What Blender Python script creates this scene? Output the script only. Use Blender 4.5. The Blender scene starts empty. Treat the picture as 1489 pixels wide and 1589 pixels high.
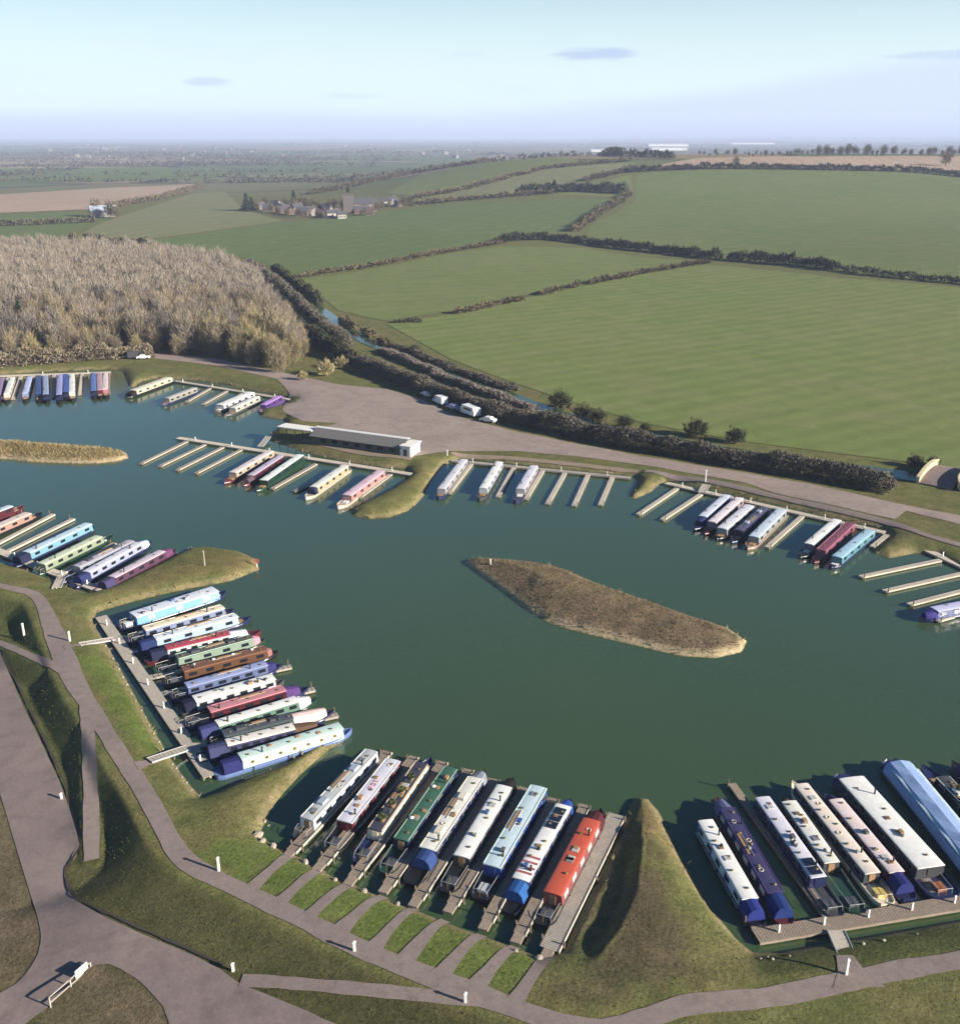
import bpy, math, random
import numpy as np
from mathutils import Vector, Matrix
from mathutils.geometry import delaunay_2d_cdt

random.seed(7)
RNG = np.random.default_rng(7)
S = bpy.context.scene
COL = S.collection

# ------------------------------------------------------------------ camera
CAM_H = 70.0
FPX, CX, CY = 1550.0, 744.5, 794.5           # focal length and centre in photo pixels
PITCH = math.radians(20.6)
cam = bpy.data.cameras.new('camera')
cam.sensor_fit = 'VERTICAL'
cam.sensor_height = 24.0
cam.sensor_width = 24.0
cam.lens = 24.0 * FPX / 1589.0
cam.clip_start = 0.5
cam.clip_end = 120000.0
camo = bpy.data.objects.new('camera', cam)
COL.objects.link(camo)
camo.location = (0, 0, CAM_H)
camo.rotation_euler = (math.radians(90) - PITCH, 0, 0)
S.camera = camo

# ------------------------------------------------------------------ light
SUN_EL = math.radians(20.0)
SUN_AZ = math.radians(114.0)                  # clockwise from +Y
w = bpy.data.worlds.new('World')
S.world = w
w.use_nodes = True
nt = w.node_tree
nt.nodes.clear()
def WN(t, **k):
    n = nt.nodes.new(t)
    for a, b in k.items():
        setattr(n, a, b)
    return n
def WM(op, a, b=None, c=None, clamp=False):
    n = WN('ShaderNodeMath', operation=op, use_clamp=clamp)
    for i, v in enumerate((a, b, c)):
        if v is None:
            continue
        if isinstance(v, (int, float)):
            n.inputs[i].default_value = v
        else:
            nt.links.new(v, n.inputs[i])
    return n.outputs[0]
def WS(x, lo, hi):
    n = WN('ShaderNodeMapRange', interpolation_type='SMOOTHSTEP')
    nt.links.new(x, n.inputs[0])
    n.inputs[1].default_value, n.inputs[2].default_value = lo, hi
    return n.outputs[0]
def WMIX(f, a, b):
    n = WN('ShaderNodeMix', data_type='RGBA')
    if isinstance(f, (int, float)):
        n.inputs[0].default_value = f
    else:
        nt.links.new(f, n.inputs[0])
    for i, v in ((6, a), (7, b)):
        if isinstance(v, tuple):
            n.inputs[i].default_value = v
        else:
            nt.links.new(v, n.inputs[i])
    return n.outputs[2]
sky = WN('ShaderNodeTexSky', sky_type='NISHITA')
sky.sun_disc = False
sky.sun_elevation = SUN_EL
sky.sun_rotation = SUN_AZ
sky.altitude = 100
sky.air_density = 1.0
sky.dust_density = 0.25
sky.ozone_density = 2.6
tc = WN('ShaderNodeTexCoord')
sep = WN('ShaderNodeSeparateXYZ')
nt.links.new(tc.outputs['Generated'], sep.inputs[0])
az = WM('ARCTAN2', sep.outputs[0], sep.outputs[1])
el = WM('ARCSINE', sep.outputs[2])
cmb = WN('ShaderNodeCombineXYZ')
nt.links.new(az, cmb.inputs[0])
nt.links.new(WM('MULTIPLY', el, 7.0), cmb.inputs[1])
nz = WN('ShaderNodeTexNoise')
nz.inputs['Scale'].default_value = 5.0
nz.inputs['Detail'].default_value = 6.0
nz.inputs['Roughness'].default_value = 0.55
nt.links.new(cmb.outputs[0], nz.inputs['Vector'])
nz2 = WN('ShaderNodeTexNoise')
nz2.inputs['Scale'].default_value = 22.0
nz2.inputs['Detail'].default_value = 5.0
nt.links.new(cmb.outputs[0], nz2.inputs['Vector'])
# low stratus bank on the horizon, deeper to the right
top = WM('ADD', WM('MULTIPLY', WS(az, -0.05, 0.55), 0.052), 0.020)
top = WM('ADD', top, WM('MULTIPLY', WM('SUBTRACT', nz.outputs['Fac'], 0.5), 0.022))
edge = WM('SUBTRACT', top, el)
bank = WM('MULTIPLY', WS(edge, -0.008, 0.012), 0.68)
streak = WM('MULTIPLY', WS(nz.outputs['Fac'], 0.50, 0.66), WS(el, 0.13, 0.02))
streak = WM('MULTIPLY', streak, 0.16)
wisp = None
for (a0, e0, aw, ew, st) in ((0.108, 0.070, 0.042, 0.0065, 0.8), (-0.245, 0.045, 0.022, 0.0055, 0.5),
                             (0.42, 0.064, 0.085, 0.004, 0.5), (-0.47, 0.062, 0.012, 0.005, 0.25), (-0.01, 0.070, 0.018, 0.003, 0.2),
                             (-0.12, 0.035, 0.03, 0.003, 0.25)):
    dx = WM('DIVIDE', WM('SUBTRACT', az, a0), aw)
    dy = WM('DIVIDE', WM('SUBTRACT', el, e0), ew)
    r = WM('ADD', WM('MULTIPLY', dx, dx), WM('MULTIPLY', dy, dy))
    r = WM('ADD', r, WM('MULTIPLY', WM('SUBTRACT', nz2.outputs['Fac'], 0.5), 2.6))
    m = WM('MULTIPLY', WS(r, 1.2, 0.1), st)
    wisp = m if wisp is None else WM('MAXIMUM', wisp, m)
cl = WM('MAXIMUM', bank, streak)
# pale high veil that brightens the lower sky
hs = WN('ShaderNodeHueSaturation')
hs.inputs['Saturation'].default_value = 1.28
hs.inputs['Value'].default_value = 1.0
nt.links.new(sky.outputs[0], hs.inputs['Color'])
ZEN = WMIX(WS(el, 0.35, 0.85), (1, 1, 1, 1), (.72, .72, .74, 1))
zm = WN('ShaderNodeMix', data_type='RGBA', blend_type='MULTIPLY')
zm.inputs[0].default_value = 1.0
nt.links.new(hs.outputs[0], zm.inputs[6])
nt.links.new(ZEN, zm.inputs[7])
SKY_T = WMIX(WM('MULTIPLY', WS(el, 0.23, 0.02), 0.92), zm.outputs[2], (6.9, 8.3, 8.6, 1))
CLOUD = (5.6, 6.3, 8.3, 1)
bg = WN('ShaderNodeBackground')
bg.inputs['Strength'].default_value = 0.05
nt.links.new(WMIX(wisp, WMIX(cl, SKY_T, CLOUD), (4.3, 5.3, 7.4, 1)), bg.inputs['Color'])
out = WN('ShaderNodeOutputWorld')
nt.links.new(bg.outputs[0], out.inputs[0])

sl = bpy.data.lights.new('sun', 'SUN')
sl.energy = 5.0
sl.angle = math.radians(0.5)
sl.color = (1.0, 0.90, 0.76)
so = bpy.data.objects.new('sun', sl)
COL.objects.link(so)
sdir = Vector((math.sin(SUN_AZ) * math.cos(SUN_EL), math.cos(SUN_AZ) * math.cos(SUN_EL), math.sin(SUN_EL)))
so.rotation_euler = sdir.to_track_quat('Z', 'Y').to_euler()
so.location = (300, -200, 300)

S.view_settings.view_transform = 'Standard'
S.view_settings.look = 'None'
S.view_settings.exposure = 1.32
S.view_settings.gamma = 1.0
S.cycles.max_bounces = 5
S.cycles.diffuse_bounces = 2
S.cycles.glossy_bounces = 2
S.cycles.transparent_max_bounces = 4
S.cycles.volume_bounces = 0
S.cycles.use_denoising = True

# ------------------------------------------------------------------ pixel -> ground
SP, CP = math.sin(PITCH), math.cos(PITCH)
def ray(u, v):
    x = (u - CX) / FPX
    y = (CY - v) / FPX
    return np.array([x, CP + y * SP, -SP + y * CP])
def G(u, v, z=0.0):
    d = ray(u, v)
    t = (z - CAM_H) / d[2]
    return (d[0] * t, d[1] * t)
def GP(pts, z=0.0):
    return np.array([G(u, v, z) for u, v in pts])

def sdf_poly(P, poly):
    """signed distance, negative inside"""
    P = np.asarray(P, float)
    poly = np.asarray(poly, float)
    n = len(poly)
    d2 = np.full(len(P), 1e18)
    ins = np.zeros(len(P), bool)
    for i in range(n):
        a, b = poly[i], poly[(i + 1) % n]
        e = b - a
        wv = P - a
        t = np.clip((wv @ e) / max(e @ e, 1e-12), 0, 1)
        q = wv - t[:, None] * e
        d2 = np.minimum(d2, (q * q).sum(1))
        c = (a[1] > P[:, 1]) != (b[1] > P[:, 1])
        if abs(e[1]) > 1e-12:
            xs = a[0] + (P[:, 1] - a[1]) / e[1] * e[0]
            ins ^= c & (P[:, 0] < xs)
    d = np.sqrt(d2)
    return np.where(ins, -d, d)
def dist_line(P, line):
    """distance to polyline and parameter 0..1 along it"""
    P = np.asarray(P, float)
    line = np.asarray(line, float)
    seg = np.linalg.norm(np.diff(line, axis=0), axis=1)
    cum = np.concatenate([[0], np.cumsum(seg)])
    best = np.full(len(P), 1e18)
    par = np.zeros(len(P))
    for i in range(len(line) - 1):
        a, e = line[i], line[i + 1] - line[i]
        wv = P - a
        t = np.clip((wv @ e) / max(e @ e, 1e-12), 0, 1)
        q = ((wv - t[:, None] * e) ** 2).sum(1)
        m = q < best
        best = np.where(m, q, best)
        par = np.where(m, cum[i] + t * seg[i], par)
    return np.sqrt(best), par / cum[-1]
def sst(x, a, b):
    t = np.clip((x - a) / (b - a), 0, 1)
    return t * t * (3 - 2 * t)
def smooth_line(P, step, closed=False):
    """Catmull-Rom through P, resampled at about step metres"""
    P = np.asarray(P, float)
    n = len(P)
    outp = []
    rng = range(n if closed else n - 1)
    for i in rng:
        p0 = P[(i - 1) % n] if closed or i > 0 else 2 * P[0] - P[1]
        p1, p2 = P[i], P[(i + 1) % n]
        p3 = P[(i + 2) % n] if closed or i + 2 < n else 2 * P[-1] - P[-2]
        k = max(1, int(np.linalg.norm(p2 - p1) / step))
        for j in range(k):
            t = j / k
            outp.append(0.5 * ((2 * p1) + (-p0 + p2) * t + (2 * p0 - 5 * p1 + 4 * p2 - p3) * t * t + (-p0 + 3 * p1 - 3 * p2 + p3) * t ** 3))
    if not closed:
        outp.append(P[-1])
    return np.array(outp)
# cheap smooth noise for terrain and zones
_NT = RNG.random((64, 64))
def vnoise(x, y):
    xi, yi = np.floor(x).astype(int), np.floor(y).astype(int)
    fx, fy = x - xi, y - yi
    fx, fy = fx * fx * (3 - 2 * fx), fy * fy * (3 - 2 * fy)
    a = _NT[xi % 64, yi % 64]; b = _NT[(xi + 1) % 64, yi % 64]
    c = _NT[xi % 64, (yi + 1) % 64]; d = _NT[(xi + 1) % 64, (yi + 1) % 64]
    return (a * (1 - fx) + b * fx) * (1 - fy) + (c * (1 - fx) + d * fx) * fy

# ------------------------------------------------------------------ shoreline
LAKE_PX = [(-260, 605), (-60, 585), (0, 582), (60, 577), (120, 575), (170, 573), (190, 577), (197, 590), (205, 602), (225, 590), (262, 588),
    (320, 592), (400, 607), (446, 618), (436, 631), (400, 638), (405, 646), (440, 651), (438, 662), (424, 670), (420, 684),
    (440, 690), (475, 702), (540, 716), (600, 726), (630, 727), (636, 738), (610, 757), (572, 777), (545, 790), (548, 801), (572, 805), (604, 803), (632, 793),
    (655, 772), (668, 748), (688, 722), (712, 712), (800, 720), (900, 731), (984, 739), (990, 746), (977, 771), (984, 774), (1010, 763), (1036, 746),
    (1100, 760), (1200, 782), (1300, 806), (1368, 822), (1378, 832), (1352, 858), (1380, 866), (1420, 858), (1450, 862), (1489, 885), (1560, 912),
    (1700, 960), (1900, 1060), (2000, 1200), (1950, 1330), (1700, 1392), (1489, 1428), (1330, 1456), (1200, 1478), (1166, 1478), (1140, 1456), (1105, 1412),
    (1062, 1340), (1038, 1292), (1020, 1258), (1004, 1240), (984, 1238), (972, 1258), (956, 1304), (930, 1368), (900, 1430), (872, 1478), (836, 1484), (800, 1472), (768, 1460), (715, 1441),
    (663, 1420), (614, 1401), (562, 1380), (516, 1361), (471, 1334), (425, 1313), (402, 1297), (418, 1258), (465, 1203), (508, 1165), (540, 1146), (530, 1140),
    (490, 1160), (440, 1188), (380, 1210), (335, 1230), (312, 1238), (292, 1215), (262, 1172), (230, 1118), (200, 1062), (172, 1012), (146, 966), (150, 950),
    (190, 938), (240, 925), (300, 912), (360, 901), (402, 884), (398, 868), (370, 856), (325, 850), (295, 852), (262, 868), (215, 892), (168, 914), (140, 922), (90, 905),
    (40, 885), (-20, 868), (-260, 790)]
LAKE = smooth_line(GP(LAKE_PX), 3.0, True)
ISL1 = smooth_line(GP([(718, 872), (735, 868), (790, 870), (860, 880), (930, 908), (1000, 932), (1070, 957), (1130, 976), (1158, 995), (1150, 1012), (1110, 1021), (1060, 1018), (985, 1001), (905, 982), (845, 964), (815, 945), (770, 912)]), 3.0, True)
ISL2 = smooth_line(GP([(-120, 684), (0, 685), (80, 691), (150, 695), (195, 702), (200, 711), (150, 719), (60, 717), (0, 712), (-120, 710)]), 3.0, True)
MAIN_PX = [(-120, 893), (-40, 903), (20, 913), (58, 925), (82, 975), (112, 1048), (148, 1108), (182, 1163), (215, 1212), (246, 1268), (274, 1318), (305, 1346), (385, 1384),
    (470, 1425), (560, 1470), (650, 1507), (750, 1545), (830, 1575), (895, 1594), (955, 1596), (1010, 1577), (1062, 1560), (1130, 1553), (1200, 1545), (1300, 1524), (1400, 1503), (1489, 1488), (1620, 1462)]
MAIN = smooth_line(GP(MAIN_PX, 1.4), 1.0)
_k = smooth_line(GP(MAIN_PX[:19], 1.4), 3.0)
LOW = np.vstack([_k, GP([(900, 1900), (-200, 2200)], 1.4), [(-260, 60), (-260, 160)]])
RAMP1 = GP([(136, 1100), (139, 1160), (141, 1230), (141, 1325)], 0.3)
RAMP2 = GP([(108, 1058), (60, 1028), (0, 997), (-80, 962)], 0.3)
MOUND = GP([(998, 1262), (1000, 1310), (992, 1380), (966, 1440), (914, 1508)], 1.6)
def lake_d(P):
    d = sdf_poly(P, LAKE)
    d = np.maximum(d, -sdf_poly(P, ISL1))
    return np.maximum(d, -sdf_poly(P, ISL2))
def H_far(x, y):
    hx = 1 / (1 + np.exp(-(x + 60) / 75.0))
    s = np.where(y < 1500, 430.0, 620.0)
    hy = np.exp(-((y - 1500) / s) ** 2)
    h = 45 * hx * hy
    h = h + 10 * sst(x, 60, 420) * np.exp(-((y - 620) / 190.0) ** 2)
    h = h + 2.2 * (vnoise(x / 160.0 + 9, y / 160.0) - 0.5) * sst(y, 420, 700)
    h = h + 22 * sst(y, 9000, 22000) * vnoise(x / 3000.0, y / 5000.0) + 45 * sst(y, 16000, 26000) * sst(x, 1500, 9000)
    return h
def H(x, y):
    x = np.atleast_1d(np.asarray(x, float)); y = np.atleast_1d(np.asarray(y, float))
    z = H_far(x, y) + 1.3
    near = (y < 420) & (np.abs(x) < 420)
    if near.any():
        P = np.stack([x[near], y[near]], 1)
        d = lake_d(P)
        px, py = P[:, 0], P[:, 1]
        land = 1.3 * (1 - np.exp(-np.maximum(d, 0) / 1.5)) + 0.25 * (vnoise(px / 7, py / 7) - 0.5) * sst(d, 0.5, 4) * (1 - sst(d, 12, 30))
        isl = np.minimum(sdf_poly(P, ISL1), sdf_poly(P, ISL2))
        land = land + np.where(isl < 0, 0.7 * sst(-isl, 2, 8) + 0.4 * (vnoise(px / 2.5, py / 2.5) - 0.5) * sst(-isl, .5, 2), 0)
        e = -sdf_poly(P, LOW)
        slope = 0.13 + 0.52 * sst(py, 76, 89)
        drop = np.clip((e - 2.3) * slope, 0, 2.0)
        drop = drop * sst(-py, -190, -150)
        land = land - drop
        for R in (RAMP1, RAMP2):
            dl, t = dist_line(P, R)
            rh = 1.2 - 1.75 * t - np.maximum(0, dl - 1.0) * 0.6
            land = np.where((e > 0.5) & (dl < 9), np.maximum(land, rh), land)
        # mound: a low bench along the inlet, a steep west face, a long gentle east side
        dl, t = dist_line(P, MOUND)
        nx = np.interp(py, MOUND[::-1, 1], MOUND[::-1, 0])
        left = px < nx
        wt = sst(t, 0.01, 0.12) * (1 - sst(t, 0.78, 0.99))
        crest = 1.62 + 0.18 * (vnoise(px / 2.5, py / 2.5) - .5)
        bench = 0.5 * (1 - np.exp(-np.maximum(d, 0) / 0.35)) + 0.15 * (vnoise(px / 1.3, py / 1.3) - .5) * sst(d, .3, 1)
        hl = bench + (crest - bench) * (1 - sst(dl, 0.0, 1.9))
        hr = land + (crest - 1.3) * (1 - sst(dl, 1.0, 13.0)) * sst(d, 0.3, 3.0)
        reg = (dl < 9) & (d > 0) & (t > 0) & (t < 1)
        land = np.where(reg & left, land * (1 - wt) + hl * wt, np.where((d > 0) & ~left, land * (1 - wt) + hr * wt, land))
        bed = np.maximum(-2.2, d * 0.45)
        z[near] = z[near] - 1.3 + np.where(d < 0, bed, land)
    return z
def GT(u, v):
    """pixel -> point on the terrain"""
    d = ray(u, v)
    if v > 520:
        t = np.linspace((6 - CAM_H) / d[2], (-4 - CAM_H) / d[2], 60)
    else:
        t = np.geomspace(300, 30000, 4000)
    z = CAM_H + d[2] * t
    h = H(d[0] * t, d[1] * t)
    k = np.argmax(z < h)
    if k == 0:
        k = len(t) - 1
    z0, z1 = z[k - 1] - h[k - 1], z[k] - h[k]
    f = z0 / (z0 - z1) if z0 != z1 else 0
    tt = t[k - 1] + f * (t[k] - t[k - 1])
    return np.array([d[0] * tt, d[1] * tt])
def GTP(pts):
    return np.array([GT(u, v) for u, v in pts])

# ------------------------------------------------------------------ objects
def tag(o, label=None, cat=None, group=None, kind=None):
    if label: o['label'] = label
    if cat: o['category'] = cat
    if group: o['group'] = group
    if kind: o['kind'] = kind
    return o
def link(o, parent=None):
    COL.objects.link(o)
    if parent is not None:
        o.parent = parent
    return o
def empty(name, loc=(0, 0, 0), rz=0.0):
    o = bpy.data.objects.new(name, None)
    o.location = loc
    o.rotation_euler = (0, 0, rz)
    o.empty_display_size = 0.5
    return link(o)
def mesh_np(name, verts, faces, mat, smooth=False):
    """faces: (n,k) int array, one k"""
    me = bpy.data.meshes.new(name)
    verts = np.asarray(verts, np.float32)
    faces = np.asarray(faces, np.int32)
    n, k = faces.shape
    me.vertices.add(len(verts))
    me.vertices.foreach_set('co', verts.ravel())
    me.loops.add(n * k)
    me.loops.foreach_set('vertex_index', faces.ravel())
    me.polygons.add(n)
    me.polygons.foreach_set('loop_start', np.arange(0, n * k, k, dtype=np.int32))
    if smooth:
        me.polygons.foreach_set('use_smooth', np.ones(n, bool))
    me.update(calc_edges=True)
    me.validate()
    if mat: me.materials.append(mat)
    return me
def add_obj(name, me, parent=None, loc=None, rz=None):
    o = bpy.data.objects.new(name, me)
    if loc is not None: o.location = loc
    if rz is not None: o.rotation_euler = (0, 0, rz)
    return link(o, parent)
class MB:
    def __init__(s):
        s.v, s.f = [], []
    def quad(s, *p):
        i = len(s.v)
        s.v += [tuple(q) for q in p]
        s.f.append(tuple(range(i, i + len(p))))
    def box(s, x0, x1, y0, y1, z0, z1, top=(0, 0)):
        """box; top=(dx,dy) insets the top face"""
        i = len(s.v)
        a, b = top
        s.v += [(x0, y0, z0), (x1, y0, z0), (x1, y1, z0), (x0, y1, z0), (x0 + a, y0 + b, z1), (x1 - a, y0 + b, z1), (x1 - a, y1 - b, z1), (x0 + a, y1 - b, z1)]
        s.f += [(i, i + 3, i + 2, i + 1), (i + 4, i + 5, i + 6, i + 7), (i, i + 1, i + 5, i + 4), (i + 1, i + 2, i + 6, i + 5), (i + 2, i + 3, i + 7, i + 6), (i + 3, i, i + 4, i + 7)]
        return s
    def cyl(s, c, r0, r1, z0, z1, n=8, cap=True):
        i = len(s.v)
        for z, r in ((z0, r0), (z1, r1)):
            for k in range(n):
                a = 2 * math.pi * k / n
                s.v.append((c[0] + r * math.cos(a), c[1] + r * math.sin(a), z))
        for k in range(n):
            s.f.append((i + k, i + (k + 1) % n, i + n + (k + 1) % n, i + n + k))
        if cap:
            s.f.append(tuple(i + n + k for k in range(n)))
            s.f.append(tuple(i + n - 1 - k for k in range(n)))
        return s
    def tube(s, p, q, r0, r1=None, n=6):
        r1 = r0 if r1 is None else r1
        p, q = Vector(p), Vector(q)
        d = (q - p)
        if d.length < 1e-6: return s
        R = d.to_track_quat('Z', 'Y').to_matrix()
        i = len(s.v)
        for c, r in ((p, r0), (q, r1)):
            for k in range(n):
                a = 2 * math.pi * k / n
                s.v.append(tuple(c + R @ Vector((r * math.cos(a), r * math.sin(a), 0))))
        for k in range(n):
            s.f.append((i + k, i + (k + 1) % n, i + n + (k + 1) % n, i + n + k))
        s.f.append(tuple(i + n + k for k in range(n)))
        s.f.append(tuple(i + n - 1 - k for k in range(n)))
        return s
    def rings(s, rings, close=False, cap0=True, cap1=True):
        i = len(s.v)
        n = len(rings[0])
        for r in rings:
            s.v += [tuple(p) for p in r]
        for j in range(len(rings) - 1):
            for k in range(n if close else n - 1):
                a, b = i + j * n + k, i + j * n + (k + 1) % n
                s.f.append((a, b, b + n, a + n))
        if cap0: s.f.append(tuple(i + k for k in reversed(range(n))))
        if cap1: s.f.append(tuple(i + (len(rings) - 1) * n + k for k in range(n)))
        return s
    def mesh(s, name, mat):
        me = bpy.data.meshes.new(name)
        me.from_pydata(s.v, [], s.f)
        me.update()
        if mat: me.materials.append(mat)
        return me
    def build(s, name, mat, parent=None, loc=None, rz=None):
        return add_obj(name, s.mesh(name, mat), parent, loc, rz)
def copy_tree(o, parent=None):
    c = o.copy()
    COL.objects.link(c)
    if parent is not None: c.parent = parent
    for ch in o.children:
        copy_tree(ch, c)
    return c

# ------------------------------------------------------------------ materials
_MC = {}
def mat_new(name):
    m = bpy.data.materials.new(name)
    m.use_nodes = True
    t = m.node_tree
    return m, t, t.nodes['Principled BSDF']
def nd(t, typ, **k):
    n = t.nodes.new(typ)
    for a, b in k.items():
        if a in ('Scale', 'Detail', 'Roughness', 'Distortion', 'Strength', 'Distance', 'Randomness'):
            n.inputs[a].default_value = b
        else:
            setattr(n, a, b)
    return n
def mixc(t, f, a, b, blend='MIX'):
    n = t.nodes.new('ShaderNodeMix')
    n.data_type = 'RGBA'
    n.blend_type = blend
    if isinstance(f, (int, float)): n.inputs[0].default_value = f
    else: t.links.new(f, n.inputs[0])
    for i, v in ((6, a), (7, b)):
        if isinstance(v, tuple): n.inputs[i].default_value = v if len(v) == 4 else v + (1,)
        else: t.links.new(v, n.inputs[i])
    return n.outputs[2]
def rng(t, x, lo, hi, a=0.0, b=1.0):
    n = t.nodes.new('ShaderNodeMapRange')
    t.links.new(x, n.inputs[0])
    for i, v in enumerate((lo, hi, a, b)): n.inputs[i + 1].default_value = v
    return n.outputs[0]
def noise(t, co, scale, detail=4, rough=0.55, dist=0.0):
    n = nd(t, 'ShaderNodeTexNoise', Scale=scale, Detail=detail, Roughness=rough, Distortion=dist)
    t.links.new(co, n.inputs['Vector'])
    return n.outputs['Fac']
def wpos(t):
    return t.nodes.new('ShaderNodeNewGeometry').outputs['Position']
def objco(t):
    return t.nodes.new('ShaderNodeTexCoord').outputs['Object']
def paint(col, rough=0.35, dirt=0.25, name='paint', metal=0.0, spec=0.5):
    key = (name, col, rough, dirt, metal)
    if key in _MC: return _MC[key]
    m, t, b = mat_new(name)
    co = objco(t)
    f = rng(t, noise(t, co, 1.3, 6, 0.65), 0.35, 0.75)
    f2 = rng(t, noise(t, co, 9.0, 3), 0.4, 0.8)
    dk = tuple(c * (1 - 0.75 * dirt) * k for c, k in zip(col, (1.0, .98, .92)))
    c = mixc(t, f, col, dk)
    c = mixc(t, f2, c, tuple(x * (1 - 0.5 * dirt) for x in col))
    t.links.new(c, b.inputs['Base Color'])
    b.inputs['Roughness'].default_value = rough
    b.inputs['Metallic'].default_value = metal
    b.inputs['Specular IOR Level'].default_value = spec
    _MC[key] = m
    return m
def surf(name, cols, scales=(0.05, 0.6, 6.0), rough=0.95, bump=0.0, bscale=4.0, attr=None, spec=0.2):
    """outdoor ground material: three colours mixed by three sizes of noise"""
    m, t, b = mat_new(name)
    co = wpos(t)
    a, c2, c3 = cols
    c = mixc(t, rng(t, noise(t, co, scales[0], 3), 0.36, 0.64), a, c2)
    c = mixc(t, rng(t, noise(t, co, scales[1], 5, 0.65), 0.45, 0.72), c, c3)
    f = noise(t, co, scales[2], 5, 0.7)
    c = mixc(t, 1.0, c, mixc(t, f, (.62, .62, .62), (1.38, 1.38, 1.38)), 'MULTIPLY')
    t.links.new(c, b.inputs['Base Color'])
    b.inputs['Roughness'].default_value = rough
    b.inputs['Specular IOR Level'].default_value = spec
    if bump:
        bn = nd(t, 'ShaderNodeBump', Strength=1.0, Distance=bump)
        t.links.new(noise(t, co, bscale, 4, 0.7), bn.inputs['Height'])
        t.links.new(bn.outputs[0], b.inputs['Normal'])
    return m
# ================================================================== LAND
# ground: one sheet, finer near the marina
th = np.radians(np.concatenate([np.arange(-70, -36, 0.6), np.arange(-36, 36, 0.14), np.arange(36, 70.1, 0.6)]))
rr = np.concatenate([np.geomspace(30, 60, 30)[:-1], np.geomspace(60, 420, 620)[:-1], np.geomspace(420, 2600, 230)[:-1], np.geomspace(2600, 46000, 90)])
TT, RR = np.meshgrid(th, rr)
gx, gy = (RR * np.sin(TT)).ravel(), (RR * np.cos(TT)).ravel()
gz = H(gx, gy)
nr, nc = TT.shape
idx = np.arange(nr * nc).reshape(nr, nc)
gf = np.stack([idx[:-1, :-1], idx[:-1, 1:], idx[1:, 1:], idx[1:, :-1]], -1).reshape(-1, 4)
# zone colours of what grows where
P2 = np.stack([gx, gy], 1)
near = (gy < 420) & (np.abs(gx) < 420)
tint = np.zeros((len(gx), 4), np.float32); tint[:, 3] = 1
tint[:, :3] = (0.112, 0.120, 0.048)
def zone(mask_val, col):
    m = np.clip(mask_val, 0, 1)[:, None]
    tint[:, :3] = tint[:, :3] * (1 - m) + np.array(col) * m
zi = np.where(near)[0]
Pn = P2[zi]
nn1 = vnoise(Pn[:, 0] / 5, Pn[:, 1] / 5); nn2 = vnoise(Pn[:, 0] / 1.7 + 30, Pn[:, 1] / 1.7)
def nzone(val, col):
    full = np.zeros(len(gx)); full[zi] = val
    zone(full, col)
dl = lake_d(Pn)
low = -sdf_poly(Pn, LOW)
dM, tM = dist_line(Pn, MOUND)
nzone(sst(nn1, 0.35, 0.8) * 0.7, (0.135, 0.122, 0.058))
DRYTAN = (0.165, 0.128, 0.072)
# dry grass on the two spits and the brown slope beside the berths
for poly, c, k in (([(300, 1265), (330, 1240), (480, 1165), (540, 1145), (470, 1200), (420, 1260), (400, 1290), (350, 1310), (300, 1300)], (0.145, 0.118, 0.062), .8),
                   ([(150, 930), (300, 900), (410, 880), (400, 860), (320, 850), (200, 905)], (0.150, 0.118, 0.055), .75),
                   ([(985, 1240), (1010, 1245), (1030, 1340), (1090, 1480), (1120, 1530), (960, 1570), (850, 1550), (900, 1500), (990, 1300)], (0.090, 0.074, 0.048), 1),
                   ([(-80, 1150), (20, 1250), (70, 1480), (-20, 1560), (-150, 1500)], (0.150, 0.120, 0.085), .9),
                   ([(70, 1560), (150, 1505), (240, 1545), (270, 1620), (20, 1700)], (0.150, 0.122, 0.085), .9),
                   ([(540, 800), (650, 790), (690, 705), (640, 720), (600, 760)], (0.150, 0.140, 0.055), .6),
                   ([(-200, 680), (205, 690), (205, 720), (-200, 722)], (0.20, 0.135, 0.065), .9),
                   ([(700, 860), (1170, 980), (1170, 1030), (800, 960)], (0.150, 0.112, 0.075), .9)):
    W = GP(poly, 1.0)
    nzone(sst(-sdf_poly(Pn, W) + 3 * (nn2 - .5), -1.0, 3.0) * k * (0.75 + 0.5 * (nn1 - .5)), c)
# the greener verges round the berths and the mown strips
for poly in ([(395, 1385), (400, 1290), (480, 1330), (620, 1395), (840, 1480), (800, 1560), (600, 1470)], [(120, 1020), (160, 1010), (280, 1170), (230, 1190), (180, 1120)],
             [(330, 1300), (400, 1300), (400, 1370), (300, 1335)]):
    W = GP(poly, 1.2)
    nzone(sst(-sdf_poly(Pn, W) + 2 * (nn2 - .5), -1.0, 1.5) * 0.8, (0.098, 0.138, 0.034))
# rank grass on the falling bank
nzone(sst(low, 1.5, 4.0) * sst(-Pn[:, 1], -190, -140) * (0.35 + 0.8 * nn1), (0.060, 0.072, 0.030))
nzone(sst(-Pn[:, 1], -94, -78) * sst(low, 1.2, 2.5) * .75, (0.068, 0.064, 0.030))
for poly, c, k in (([(-160, 1100), (0, 1228), (36, 1345), (62, 1432), (66, 1470), (48, 1503), (0, 1542), (-160, 1600)], (0.128, 0.102, 0.074), .95), ([(70, 1565), (150, 1504), (205, 1522), (246, 1560), (262, 1600), (270, 1700), (20, 1700)], (0.130, 0.104, 0.074), .95)):
    nzone(sst(-sdf_poly(Pn, GP(poly, -.6)), -.6, .6) * k * (.55 + .6 * nn1), c)
nzone(sst(-sdf_poly(Pn, GP([(1165, 1478), (1489, 1428), (1600, 1405), (1600, 1455), (1489, 1476), (1330, 1506), (1170, 1522)], 1.0)), -.5, .8) * .8, (0.056, 0.068, 0.026))
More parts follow.
